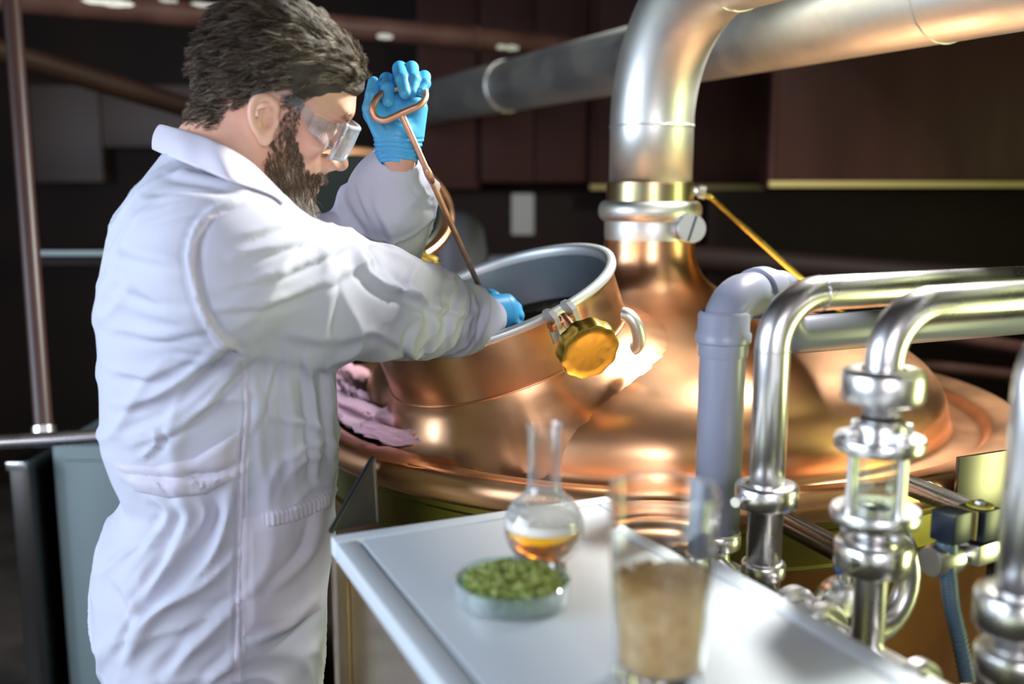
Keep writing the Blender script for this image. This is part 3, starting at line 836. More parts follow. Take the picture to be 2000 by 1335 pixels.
MB().tube([vb + Vector((-.012, 0, .048)), vb + Vector((.012, .004, .05))], .0085, 16).mk('mark', M['blue'], vl, label='blue plastic mark')
u0 = W(1700, 1130, 1.12); ub = []
for k in range(17):
    t = math.pi * (.62 - 1.25 * k / 16)
    ub.append(u0 + (TU * .85 + Vector((0, 0, 0))).normalized() * .052 * math.cos(t) + Vector((0, 0, .062)) * math.sin(t) + TV * .01 * k / 16)
tag(MB().tube(ub, .0165, 28).mk('return_bend', M['steel'], None, 180), 'curved chrome return bend behind the sight glass pipe', 'pipe')
# darker runs behind
tag(MB().tube([W(1515, 1010, 1.30), W(1700, 1105, 1.12)], .0155, 24).mk('dark_pipe', M['steel_dark']), 'dark steel pipe slanting down behind the sight glass pipe', 'pipe')
bk = thing('back_pipe', tuple(W(1800, 965, 1.22)), 'dull steel pipe slanting down behind the black valve coil', 'pipe')
MB().tube([W(1770, 945, 1.34), W(2060, 1062, 1.12)], .0145, 24).mk('pipe_wall', M['steel'], bk)
bead(W(1811, 962, 1.307), W(2060, 1062, 1.12) - W(1770, 945, 1.34), .015, parent=bk, m='steel', r=.0012)
R_p = frame(TU)
kp = W(1915, 950, 1.40)
tag(MB().box(kp, (.10, .006, .10), R_p, bev=.001).mk('screen_plate', M['steel_dark']), 'dark metal plate below the rim at the far right', 'plate')

# solenoid valve
so = W(1880, 1060, 1.10)
sv = thing('solenoid_valve', tuple(so), 'dark solenoid valve with a yellow ring on top and a corrugated cable', 'valve')
Rs = frame(TU * .95 - TV * .1)
c1 = W(1857, 1025, 1.10); c2 = W(1912, 1018, 1.125)
MB().box(c1, (.031, .032, .036), Rs, bev=.0025).mk('plug', M['navy'], sv, 30)
b2 = MB().box(c2, (.032, .036, .038), Rs, bev=.0025).mk('coil', M['navy'], sv, 30)
MB().box((c1 + c2) / 2 + Vector((0, 0, .001)), (.003, .030, .035), Rs, bev=.001).mk('gasket', M['trimy'], sv)
MB().lathe([(.008, .0195), (.008, .0215), (.015, .0215), (.0155, .0195)], c2, seg=40).mk('ring', M['yellow'], sv, label='yellow ring')
MB().lathe([(0, .026), (.005, .026), (.0065, .024), (.0065, .0195)], c2, seg=6).mk('nut', M['steel'], sv)
vb2 = MB(); vb2.box(c2 - Vector((0, 0, .034)), (.045, .036, .026), Rs, bev=.004)
vb2.tube([c2 - Vector((0, 0, .038)) - TU * .05, c2 - Vector((0, 0, .038)) + TU * .12], .0125, 20)
vb2.lathe([(.0, -.02), (.017, -.02), (.019, -.014), (.019, .012), (.017, .02), (0, .02)], c2 - Vector((0, 0, .038)) - TU * .055, zrot(TU), 32)
vb2.mk('valve_body', M['steel'], sv, 40)
n0 = c1 - Vector((0.003, 0, .02))
MB().lathe([(0, 0), (.0115, 0), (.0125, -.003), (.0125, -.020), (.010, -.025), (0, -.025)], n0, seg=12).mk('cable_gland', M['conduit'], sv, 30)
cpth = spline([n0 - Vector((0, 0, .02)), W(1852, 1120, 1.09), W(1858, 1180, 1.09), W(1872, 1240, 1.08), W(1890, 1330, 1.06)], 40)
MB().tube(cpth, [.0088 + .0012 * (1 if i % 4 < 2 else -1) * .7 for i in range(len(cpth))], 18).mk('corrugated_conduit', M['conduit'], sv, 180)
# ------------------------------------------------------------------ implicit surface modelling
def axis(segs):
    """segs: list of (start, end, step) -> coordinate array"""
    out = []
    for a, b, s in segs:
        n = max(1, int(round((b - a) / s))); out += list(np.linspace(a, b, n, endpoint=False))
    out.append(segs[-1][1]); return np.array(out, dtype=np.float32)


class Field:
    def __init__(s, xs, ys, zs):
        s.x, s.y, s.z = xs, ys, zs; s.F = np.full((len(xs), len(ys), len(zs)), .2, np.float32)

    def sub(s, lo, hi):
        i = [max(0, int(np.searchsorted(a, l)) - 1) for a, l in zip((s.x, s.y, s.z), lo)]
        j = [min(len(a), int(np.searchsorted(a, h)) + 1) for a, h in zip((s.x, s.y, s.z), hi)]
        sl = tuple(slice(a, b) for a, b in zip(i, j))
        P = np.stack(np.meshgrid(s.x[sl[0]], s.y[sl[1]], s.z[sl[2]], indexing='ij'), -1)
        return sl, P

    def op(s, fn, lo, hi, k=.01, mode='add'):
        sl, P = s.sub(lo, hi)
        if P.size == 0: return
        d = fn(P).astype(np.float32); Fv = s.F[sl]
        if mode == 'add':
            h = np.clip(.5 + .5 * (Fv - d) / k, 0, 1); s.F[sl] = Fv * (1 - h) + d * h - k * h * (1 - h)
        elif mode == 'cut':
            d = -d; h = np.clip(.5 - .5 * (Fv - d) / k, 0, 1); s.F[sl] = Fv * (1 - h) + d * h + k * h * (1 - h)

    def cap(s, a, b, r1, r2, k=.01, mode='add'):
        a = np.array(a, np.float32); b = np.array(b, np.float32); m = max(r1, r2) + k * 1.5 + .012
        def fn(P):
            pa = P - a; ba = b - a; h = np.clip(pa @ ba / max(1e-9, ba @ ba), 0, 1)
            return np.linalg.norm(pa - h[..., None] * ba, axis=-1) - (r1 + (r2 - r1) * h)
        s.op(fn, np.minimum(a, b) - m, np.maximum(a, b) + m, k, mode)

    def chain(s, pts, rs, k=.01):
        for i in range(len(pts) - 1): s.cap(pts[i], pts[i + 1], rs[i], rs[i + 1], k)

    def ell(s, c, r, R=None, k=.01, mode='add'):
        c = np.array(c, np.float32); r = np.array(r, np.float32); R = np.eye(3) if R is None else np.array(R)
        m = max(r) + k * 1.5 + .012
        def fn(P):
            q = (P - c) @ R; k0 = np.linalg.norm(q / r, axis=-1); k1 = np.linalg.norm(q / (r * r), axis=-1) + 1e-9
            return k0 * (k0 - 1) / k1
        s.op(fn, c - m, c + m, k, mode)

    def mesh(s):
        F = s.F; x, y, z = s.x, s.y, s.z
        ins = F < 0
        nx, ny, nz = F.shape
        c = np.zeros((nx - 1, ny - 1, nz - 1), np.int8)
        for a in (0, 1):
            for b in (0, 1):
                for d in (0, 1): c += ins[a:nx - 1 + a, b:ny - 1 + b, d:nz - 1 + d]
        act = (c > 0) & (c < 8)
        idx = np.full(act.shape, -1, np.int64); I, J, K = np.nonzero(act); n = len(I); idx[I, J, K] = np.arange(n)
        acc = np.zeros((n, 3)); cnt = np.zeros(n)
        cr = lambda a, b, d: (F[I + a, J + b, K + d], np.stack([x[I + a], y[J + b], z[K + d]], -1))
        E = [((0, b, d), (1, b, d)) for b in (0, 1) for d in (0, 1)] + [((a, 0, d), (a, 1, d)) for a in (0, 1) for d in (0, 1)] + [((a, b, 0), (a, b, 1)) for a in (0, 1) for b in (0, 1)]
        for p, q in E:
            f0, p0 = cr(*p); f1, p1 = cr(*q); m = (f0 < 0) != (f1 < 0)
            t = np.where(m, f0 / np.where(m, f0 - f1, 1), 0)[:, None]
            acc += np.where(m[:, None], p0 + (p1 - p0) * t, 0); cnt += m
        V = acc / cnt[:, None]; Q = []
        for ax in range(3):
            sl0 = [slice(None)] * 3; sl1 = [slice(None)] * 3; sl0[ax] = slice(0, -1); sl1[ax] = slice(1, None)
            e = ins[tuple(sl0)] != ins[tuple(sl1)]
            o1, o2 = [(1, 2), (2, 0), (0, 1)][ax]
            g = np.nonzero(e); g = [np.array(v) for v in g]
            ok = (g[o1] > 0) & (g[o2] > 0) & (g[o1] < F.shape[o1] - 1) & (g[o2] < F.shape[o2] - 1)
            g = [v[ok] for v in g]; fl = ins[tuple(g)]
            def at(d1, d2):
                h = [v.copy() for v in g]; h[o1] = h[o1] - 1 + d1; h[o2] = h[o2] - 1 + d2; return idx[tuple(h)]
            a, b, c_, d = at(0, 0), at(1, 0), at(1, 1), at(0, 1)
            q = np.stack([a, b, c_, d], -1); q[~fl] = q[~fl][:, ::-1]
            Q.append(q)
        return V, np.concatenate(Q)


def vnormals(V, Q):
    n = np.cross(V[Q[:, 2]] - V[Q[:, 0]], V[Q[:, 3]] - V[Q[:, 1]])
    N = np.zeros_like(V)
    for k in range(4): np.add.at(N, Q[:, k], n)
    return N / (np.linalg.norm(N, axis=1, keepdims=True) + 1e-12)


def relax(V, Q, n=2, lam=.5):
    e = np.concatenate([Q[:, [0, 1]], Q[:, [1, 2]], Q[:, [2, 3]], Q[:, [3, 0]]])
    for _ in range(n):
        S = np.zeros_like(V); c = np.zeros(len(V))
        np.add.at(S, e[:, 0], V[e[:, 1]]); np.add.at(S, e[:, 1], V[e[:, 0]]); np.add.at(c, e[:, 0], 1); np.add.at(c, e[:, 1], 1)
        V = V + lam * (S / c[:, None] - V)
    return V


# ------------------------------------------------------------------ the worker
def rotm(yaw, pitch, roll):
    cy, sy = math.cos(yaw), math.sin(yaw); cP, sP = math.cos(pitch), math.sin(pitch); cr_, sr_ = math.cos(roll), math.sin(roll)
    return np.array([[cy, -sy, 0], [sy, cy, 0], [0, 0, 1]]) @ np.array([[cP, 0, sP], [0, 1, 0], [-sP, 0, cP]]) @ np.array([[1, 0, 0], [0, cr_, -sr_], [0, sr_, cr_]])


HR = rotm(math.radians(22), math.radians(25), math.radians(13)); HO = np.array([-.3155, 1.30, 1.603])
def Hd(x, y, z): return HO + HR @ np.array([x, y, z])
man = thing('person', (-.40, 1.30, 0), 'bearded man in white coat, goggles and blue gloves leaning over the open kettle hatch', 'person')

SR = np.array(W(432, 500, 1.13)); EL_R = np.array(W(735, 598, 1.34)); WR_R = np.array(W(958, 622, 1.555))
SL = np.array([-.46, 1.47, 1.40]); EL_L = np.array(W(742, 474, 1.60)); WR_L = np.array(W(780, 312, 1.435))
PEL = np.array(W(432, 1060, 1.30)); CH = np.array(W(400, 560, 1.30)); NB = np.array(W(436, 330, 1.30))

f = Field(axis([(-.62, -.50, .010), (-.50, -.17, .0019), (-.17, .06, .010)]), axis([(1.0, 1.185, .010), (1.185, 1.40, .0020), (1.40, 1.8, .010)]), axis([(.0, 1.43, .02), (1.43, 1.78, .0019)]))
def he(c, r, k=.012, rot=None, mode='add'):
    R = HR if rot is None else HR @ np.array(Matrix.Rotation(rot[0], 3, rot[1]))
    f.ell(Hd(*c), r, R, k, mode)
def hc(a, b, r1, r2, k=.01, mode='add'): f.cap(Hd(*a), Hd(*b), r1, r2, k, mode)
# skull
he((.004, 0, .043), (.086, .074, .072), .02)
he((.030, 0, .045), (.068, .066, .070), .03)
he((-.034, 0, .016), (.048, .058, .055), .03)
he((.030, 0, -.030), (.062, .058, .070), .03)          # mid face
he((.045, 0, -.070), (.048, .043, .045), .025)         # jaw block
hc((.010, -.050, -.060), (.070, -.022, -.098), .017, .016, .03); hc((.010, .050, -.060), (.070, .022, -.098), .017, .016, .03)
he((.082, 0, -.100), (.019, .022, .017), .02)          # chin
he((.087, 0, .034), (.018, .052, .012), .02)           # brow ridge
for s in (-1, 1):
    he((.066, s * .046, -.012), (.022, .020, .018), .02)   # cheek bone
    he((.088, s * .031, .006), (.016, .019, .013), .012, mode='cut')   # socket
    he((.080, s * .031, .006), (.013, .0145, .013), .004)   # lid / eyeball
hc((.098, 0, .018), (.116, 0, -.026), .0075, .0095, .012)    # nose ridge
he((.1195, 0, -.031), (.0125, .0115, .0105), .008)
for s in (-1, 1):
    he((.107, s * .012, -.036), (.012, .008, .0085), .006)
    he((.112, s * .0075, -.044), (.007, .0035, .004), .002, mode='cut')
he((.094, 0, -.055), (.016, .026, .018), .012)         # muzzle
he((.104, 0, -.0625), (.0095, .022, .0055), .004)      # upper lip
he((.101, 0, -.0755), (.0095, .019, .0060), .004)      # lower lip
# ears
for s in (-1, 1):
    tilt = .42
    ce = (.004, s * .076, -.011)
    def ea(x, z, dy=0): 
        c_, s_ = math.cos(tilt), math.sin(tilt)
        x *= .95; z *= .80; return (ce[0] + x * c_ - z * s_, ce[1] + s * dy, ce[2] + x * s_ + z * c_)
    f.ell(Hd(*ea(-.001, .000, .002)), (.0150, .0055, .0215), HR @ rotm(s * .35, 0, 0) @ rotm(0, -tilt, 0), .006)
    rim_ = [ea(.011, .010, .004), ea(.010, .024, .007), ea(-.002, .033, .010), ea(-.015, .028, .013), ea(-.0195, .012, .014), ea(-.017, -.008, .012), ea(-.009, -.024, .008)]
    rs_ = spline([Vector(p) for p in rim_], 5)
    f.chain([Hd(*p) for p in rs_], list(np.interp(np.linspace(0, 6, len(rs_)), range(7), [.0030, .0036, .0040, .0042, .0040, .0036, .0040])), .003)
    f.ell(Hd(*ea(-.002, -.028, .006)), (.0085, .0045, .0105), HR, .005)   # lobe
    f.chain([Hd(*p) for p in [ea(.002, .020, .008), ea(-.008, .012, .010), ea(-.010, -.002, .010), ea(-.006, -.014, .008)]], [.0024, .0030, .0030, .0028], .003)
    f.ell(Hd(*ea(.010, -.004, .005)), (.0050, .0040, .0070), HR, .003)    # tragus
    f.ell(Hd(*ea(.0015, -.002, .011)), (.0075, .0075, .0105), HR, .003, 'cut')
    f.ell(Hd(*ea(.000, .016, .013)), (.006, .005, .004), HR, .003, 'cut')
# neck and hidden body
nk0 = Hd(-.006, 0, -.040); nk1 = NB + np.array([.01, 0, -.03])
f.cap(nk0, nk1, .053, .060, .03); f.cap(Hd(.005, 0, -.07), NB + np.array([.045, .01, -.04]), .045, .055, .03)
f.cap(NB, CH, .07, .105, .04); f.cap(CH, PEL, .11, .10, .04)
SRi = SR + np.array([.0, .05, -.0]); f.cap(NB + np.array([0, 0, -.06]), SRi, .05, .05, .03); f.cap(NB + np.array([0, 0, -.06]), SL, .05, .05, .03)
f.chain([SRi, EL_R, WR_R], [.045, .038, .026], .02); f.chain([SL, EL_L, WR_L], [.045, .034, .024], .02)
for s in (-1, 1):
    side = np.array([-.34, .94, 0]) * .10 * s
    f.chain([PEL + side * .8, np.array([-.40, 1.30, .52]) + side, np.array([-.42, 1.30, .10]) + side], [.09, .062, .045], .03)
V, Q = f.mesh()
V = relax(V, Q, 1, .4)
body = mk('body', V, Q, M['skin'], man, 180)
# lip colour
loc = (V - HO) @ HR
body.data.materials.append(M['lip'])
lipm = (loc[:, 0] > .085) & (np.abs(loc[:, 1]) < .021) & (loc[:, 2] > -.0815) & (loc[:, 2] < -.0585) & (loc[:, 0] < .125)
mi = np.zeros(len(Q), np.int32); mi[lipm[Q].all(1)] = 1
body.data.polygons.foreach_set('material_index', mi)
bvh = BVHTree.FromPolygons([tuple(v) for v in V], [tuple(int(i) for i in q) for q in Q])
for s in (-1, 1):
    c_ = Hd(.082, s * .031, .006); MB().lathe([(0, -.0118), (.006, -.0102), (.0102, -.006), (.0118, 0), (.0102, .006), (.006, .0102), (0, .0118)], c_, zrot(HR @ np.array([.95, 0, -.3])), 24).mk('eye', M['eye'], man, 180)

# ------------------------------------------------------------------ lab coat
fs_ = 2.0
LV = [  # picture row, left edge, right edge, lateral half width
    (296, 312, 440, .07), (318, 300, 490, .09), (345, 276, 515, .12), (380, 243, 545, .16), (420, 222, 580, .18), (470, 206, 610, .19), (540, 195, 632, .195), (620, 193, 642, .19),
    (700, 199, 652, .185), (780, 202, 656, .18), (850, 207, 658, .172), (905, 226, 657, .165), (950, 246, 654, .165), (985, 232, 652, .17),
    (1030, 205, 648, .178), (1100, 190, 642, .185), (1180, 190, 638, .188), (1260, 203, 634, .19), (1335, 214, 630, .195)]
YAW = math.radians(20); YC = 1.30
tz, tx, ta, tb = [], [], [], []
for (py, l, r, b) in LV:
    pl, pr2 = W(l, py, YC), W(r, py, YC)
    wh = (pr2.x - pl.x) / 2
    tz.append((pl.z + pr2.z) / 2); tx.append((pl.x + pr2.x) / 2); tb.append(b)
    ta.append(math.sqrt(max(.0009, wh * wh - (b * math.sin(YAW)) ** 2)) / math.cos(YAW))
tz += [.72, .55]; tx += [tx[-1] + .0, tx[-1] + .01]; ta += [ta[-1] + .01, ta[-1] + .02]; tb += [.20, .21]
o_ = np.argsort(tz); tz, tx, ta, tb = [np.array(v)[o_] for v in (tz, tx, ta, tb)]


def torso(P):
    z = P[..., 2]; cx = np.interp(z, tz, tx); a = np.interp(z, tz, ta); b = np.interp(z, tz, tb)
    dx = P[..., 0] - cx; dy = P[..., 1] - YC
    u = (dx * math.cos(YAW) + dy * math.sin(YAW)) / a; v = (-dx * math.sin(YAW) + dy * math.cos(YAW)) / b
    g = (np.abs(u) ** 2.3 + np.abs(v) ** 2.3) ** (1 / 2.3)
    d = (g - 1) * np.minimum(a, b) * .9
    return np.maximum(d, np.maximum(z - tz[-1], tz[0] - z))


g = Field(axis([(-.66, .02, .0042)]), axis([(.95, 1.72, .0050)]), axis([(.52, .80, .009), (.80, 1.60, .0042)]))
g.op(torso, (-.66, .95, .50), (.02, 1.72, 1.60), .02)
# shoulders, sleeves
g.ell(np.array(W(440, 470, 1.175)), (.100, .090, .070), rotm(-.1, .25, 0), .05)
AR = [np.array(W(448, 545, 1.15)), np.array(W(560, 572, 1.215)), np.array(W(640, 577, 1.27)), np.array(W(735, 588, 1.345)), np.array(W(820, 606, 1.42)), np.array(W(900, 622, 1.495)), np.array(W(952, 622, 1.54))]
AD = [.096, .088, .083, .0725, .064, .053, .032]
g.chain(AR, AD, .028)
AL = [SL + np.array([.02, -.02, -.03]), np.array(W(640, 505, 1.54)), np.array(W(740, 478, 1.60)), np.array(W(750, 430, 1.56)), np.array(W(764, 378, 1.50)), np.array(W(775, 325, 1.45))]
ALr = [.085, .066, .062, .063, .062, .0350]
g.chain(AL, ALr, .02)
g.cap(np.array(W(700, 400, 1.56)), np.array(W(760, 440, 1.56)), .030, .05, .03)
g.cap(np.array(W(815, 380, 1.52)), np.array(W(790, 420, 1.55)), .028, .03, .03)
# neck opening and cuffs
g.cap(Hd(-.02, 0, -.05), NB + np.array([.015, 0, -.02]), .062, .064, .006, 'cut')
g.cap(np.array(W(779, 295, 1.433)), np.array(W(777, 318, 1.450)), .0275, .0270, .006, 'cut')
g.cap(np.array(W(985, 622, 1.575)), np.array(W(955, 622, 1.555)), .030, .024, .006, 'cut')
V, Q = g.mesh(); V = relax(V, Q, 3, .5)

# cloth folds: ridges (+) and valleys (-) along lines given on the near side of the coat
def cuffw(V):
    d = np.minimum(np.linalg.norm(V - WR_L, axis=1), np.linalg.norm(V - WR_R, axis=1)); return np.clip((d - .035) / .05, 0, 1)


def folds(V, Q, lines, near=True):
    N = vnormals(V, Q); px, py = proj(V); D = np.zeros(len(V))
    wgt = np.clip((-N[:, 1] + .15) / .5, 0, 1)
    for (pts, wd, amp, ymax) in lines:
        pts = np.array([tuple(q) for q in spline([Vector((p[0], p[1], 0)) for p in pts], 6)])[:, :2]
        best = np.full(len(V), 1e9); tt = np.zeros(len(V)); m = len(pts) - 1
        bb = (px > pts[:, 0].min() - 4 * wd) & (px < pts[:, 0].max() + 4 * wd) & (py > pts[:, 1].min() - 4 * wd) & (py < pts[:, 1].max() + 4 * wd) & (V[:, 1] < ymax)
        ii = np.nonzero(bb)[0]
        if len(ii) == 0: continue
        P2 = np.stack([px[ii], py[ii]], -1); bs = np.full(len(ii), 1e9); ts = np.zeros(len(ii)); sg = np.zeros(len(ii))
        for k in range(m):
            a, b = pts[k], pts[k + 1]; ba = b - a; h = np.clip((P2 - a) @ ba / (ba @ ba + 1e-9), 0, 1)
            dv = P2 - a - h[:, None] * ba; d = np.linalg.norm(dv, axis=1); s_ = np.sign(ba[0] * dv[:, 1] - ba[1] * dv[:, 0])
            u = d < bs; bs[u] = d[u]; ts[u] = (k + h[u]) / m; sg[u] = s_[u]
        x = bs * sg / wd
        env = np.clip(np.sin(np.pi * np.clip(ts, .02, .98)), 0, 1) ** .5
        # asymmetric fold: crest with a sharper lower side
        prof_ = np.exp(-np.abs(x) ** 1.4 * 1.3) - .65 * np.exp(-(x - 1.4) ** 2 / .55)
        D[ii] += 1.25 * amp * prof_ * env * wgt[ii]
    return V + N * (D * cuffw(V))[:, None]


L1 = [  # sleeve creases
    ([(430, 560), (520, 540), (620, 500), (690, 470)], 9, .0045, 1.9), ([(410, 600), (520, 590), (640, 545), (740, 500)], 11, .004, 1.9),
    ([(450, 500), (540, 480), (610, 455)], 10, .0045, 1.9), ([(470, 460), (540, 440), (590, 425)], 9, .003, 1.9),
    ([(640, 455), (665, 520), (660, 600), (650, 680)], 16, -.004, 1.9), ([(700, 470), (712, 520), (760, 560), (850, 580)], 12, .006, 1.9),
    ([(760, 500), (775, 540), (830, 575)], 10, -.004, 1.9), ([(820, 515), (800, 560), (850, 600), (925, 615)], 10, .005, 1.9),
    ([(870, 545), (850, 600), (850, 650), (835, 700)], 9, .0045, 1.9), ([(905, 570), (885, 620), (880, 680)], 7, .004, 1.9),
    ([(935, 590), (915, 630), (905, 680)], 6, .0035, 1.9), ([(955, 600), (940, 640), (935, 675)], 5, .003, 1.9),
    ([(820, 640), (800, 680), (830, 705)], 8, .005, 1.9), ([(700, 640), (760, 660), (810, 690)], 12, .003, 1.9), ([(560, 650), (650, 660), (740, 640)], 16, .003, 1.9),
    # armhole seam
    ([(455, 395), (400, 420), (370, 480), (375, 550), (400, 620), (432, 665), (480, 690)], 7, .0045, 1.35), ([(470, 400), (414, 425), (386, 480), (390, 550), (413, 615), (445, 655)], 6, -.004, 1.35),
    # shoulder / yoke creases from collar
    ([(330, 340), (400, 350), (480, 372)], 8, .004, 1.4), ([(290, 380), (360, 375), (450, 380)], 9, -.004, 1.4), ([(270, 430), (350, 405), (420, 395)], 10, .004, 1.4),
    # back
    ([(230, 480), (300, 500), (370, 510)], 14, .003, 1.5), ([(220, 560), (290, 590), (380, 600)], 14, -.003, 1.5), ([(215, 640), (300, 650), (390, 640)], 12, .004, 1.5),
    ([(220, 720), (300, 730), (380, 690)], 12, .005, 1.5), ([(230, 790), (310, 770), (400, 700), (440, 670)], 13, .007, 1.5), ([(240, 840), (330, 800), (420, 720), (470, 680)], 11, -.005, 1.5),
    ([(250, 870), (330, 840), (400, 790), (470, 700)], 10, .005, 1.5), ([(275, 895), (310, 860), (300, 840)], 8, .006, 1.5),
    ([(400, 800), (450, 740), (500, 690)], 8, .004, 1.5), ([(490, 840), (520, 760), (540, 700)], 9, .004, 1.5), ([(600, 700), (612, 800), (618, 940)], 9, .006, 1.5), ([(640, 720), (645, 800), (650, 900)], 8, .005, 1.5),
    ([(560, 720), (570, 820), (575, 960)], 14, .004, 1.5), ([(515, 700), (520, 800), (530, 940)], 12, -.003, 1.5),
    # waist gathers and skirt
    ([(245, 925), (330, 935), (420, 925), (470, 905)], 9, -.008, 1.5), ([(290, 970), (330, 1000), (300, 1060), (250, 1120)], 13, .006, 1.5), ([(350, 975), (370, 1010), (330, 1100), (260, 1220)], 15, .008, 1.5),
    ([(400, 960), (420, 1010), (370, 1090), (290, 1180)], 13, -.005, 1.5), ([(450, 945), (440, 1020), (400, 1110), (300, 1200), (255, 1290)], 15, .008, 1.5), ([(230, 1130), (270, 1210), (240, 1300)], 14, .005, 1.5),
    ([(460, 1080), (400, 1140), (330, 1180), (260, 1230)], 12, .007, 1.5), ([(460, 1190), (390, 1250), (330, 1320)], 15, .007, 1.5), ([(470, 1270), (420, 1320), (400, 1335)], 12, .006, 1.5),
    ([(620, 1000), (600, 1080), (530, 1150)], 12, .005, 1.5), ([(500, 1250), (560, 1220), (620, 1160)], 13, .004, 1.5),
    # side seam
    ([(470, 690), (482, 800), (470, 900), (466, 1000), (462, 1150), (458, 1330)], 5, -.003, 1.5), ([(478, 850), (480, 950), (476, 1100), (470, 1330)], 4, .002, 1.5),
    # raised left sleeve
    ([(672, 385), (690, 430), (730, 490), (745, 520)], 7, -.006, 1.9), ([(735, 300), (740, 340), (800, 380), (850, 400)], 9, .005, 1.9), ([(745, 330), (735, 390), (760, 450), (770, 490)], 10, .005, 1.9),
    ([(800, 340), (820, 375), (850, 385)], 7, .004, 1.9), ([(700, 350), (715, 400), (735, 440)], 9, .004, 1.9)]
V = folds(V, Q, L1)
N_ = vnormals(V, Q)
nz_ = np.array([mnoise.noise(Vector((v[0] * 9, v[1] * 9, v[2] * 6 + v[0] * 8))) + .5 * mnoise.noise(Vector((v[0] * 22, v[1] * 22, v[2] * 17))) for v in V])
def ridged(v):
    a = v[0] * .80 + v[2] * .55; b = -v[0] * .55 + v[2] * .80
    n1 = mnoise.noise(Vector((a * 5, b * 17 + 3 * mnoise.noise(Vector((v[0] * 5, v[1] * 5, v[2] * 5))), v[1] * 6)))
    return (1 - abs(n1) * 2.2) ** 3 if abs(n1) < .45 else 0
rg_ = np.array([ridged(v) for v in V])
V = V + N_ * ((nz_ * .0028 + (rg_ - .3) * .0052) * cuffw(V))[:, None]
V = relax(V, Q, 1, .2)
coat = mk('lab_coat', V, Q, M['coat'], man, 180)
cbvh = BVHTree.FromPolygons([tuple(v) for v in V], [tuple(int(i) for i in q) for q in Q])


def hit(px, py, default=1.2):
    r = Vector(ray(px, py)).normalized(); h = cbvh.ray_cast(Vector((0, 0, 1.5)), r)
    if h[0] is None: return W(px, py, default), Vector((0, -1, 0))
    return h[0], h[1]


def patch(name, quad, nu, nv, thick, parent, wave=None, mt='coat', edge=True, off=.0):
    """sheet of cloth sewn on the coat; quad = four sides' corner points in order, bilinear"""
    P = []; Nn = []
    for i in range(nu + 1):
        for j in range(nv + 1):
            u, v = i / nu, j / nv
            top = spl(quad[0], u); bot = spl(quad[1], u)
            x = top[0] * (1 - v) + bot[0] * v; y = top[1] * (1 - v) + bot[1] * v
            h, n = hit(x, y); P.append(np.array(h)); Nn.append(np.array(n))
    P = np.array(P); Nn = np.array(Nn); Vv = []; 
    for idx_ in range(len(P)):
        i, j = divmod(idx_, nv + 1); u, v = i / nu, j / nv
        b = thick * min(1, 6 * min(u, 1 - u, v * 1.0 + .001, 1 - v) + .25) if edge else thick
        Vv.append(P[idx_] + Nn[idx_] * (b + off + (wave(u, v) if wave else 0)))
    n0 = len(Vv)
    Vv += [P[k] - Nn[k] * .002 for k in range(len(P))]
    Fq = []
    st_ = nv + 1
    for i in range(nu):
        for j in range(nv):
            a = i * st_ + j; Fq.append((a, a + 1, a + st_ + 1, a + st_)); Fq.append((n0 + a, n0 + a + st_, n0 + a + st_ + 1, n0 + a + 1))
    rimi = [i * st_ for i in range(nu + 1)] + [nu * st_ + j for j in range(1, nv + 1)] + [i * st_ + nv for i in range(nu - 1, -1, -1)] + [j for j in range(nv - 1, 0, -1)]
    for k in range(len(rimi)):
        a, b = rimi[k], rimi[(k + 1) % len(rimi)]; Fq.append((a, b, n0 + b, n0 + a))
    return mk(name, Vv, Fq, M[mt], parent, 60)


def spl(pts, u):
    n = len(pts) - 1; k = min(int(u * n), n - 1); t = u * n - k
    return (pts[k][0] * (1 - t) + pts[k + 1][0] * t, pts[k][1] * (1 - t) + pts[k + 1][1] * t)


patch('belt', ([(222, 905), (300, 912), (380, 895), (467, 842)], [(262, 957), (330, 972), (400, 965), (468, 925)]), 60, 14, .0048, coat, mt='coat2')
patch('pocket', ([(470, 1012), (530, 1003), (590, 985), (646, 958)], [(475, 1240), (530, 1238), (590, 1225), (634, 1196)]), 40, 50, .0046, coat, wave=lambda u, v: .0030 * math.sin(3 * u + 2.5) * v, mt='coat2')
patch('pocket_hem', ([(512, 1000), (560, 990), (610, 970), (648, 955)], [(514, 1032), (562, 1022), (612, 1002), (646, 988)]), 60, 6, .0075, coat, wave=lambda u, v: .0009 * math.sin(u * 110), mt='coat2')
patch('side_seam', ([(470, 700), (478, 800), (468, 900), (465, 1000), (462, 1100), (460, 1200), (457, 1330)], [(480, 700), (489, 800), (480, 900), (477, 1000), (474, 1100), (472, 1200), (470, 1330)]), 120, 3, .0030, coat, mt='coat2')
patch('armhole_seam', ([(440, 408), (403, 425), (376, 470), (370, 520), (380, 580), (400, 632), (432, 672), (470, 694)], [(446, 417), (412, 434), (388, 474), (382, 522), (391, 576), (411, 626), (441, 664), (476, 685)]), 90, 3, .0026, coat, mt='coat2')

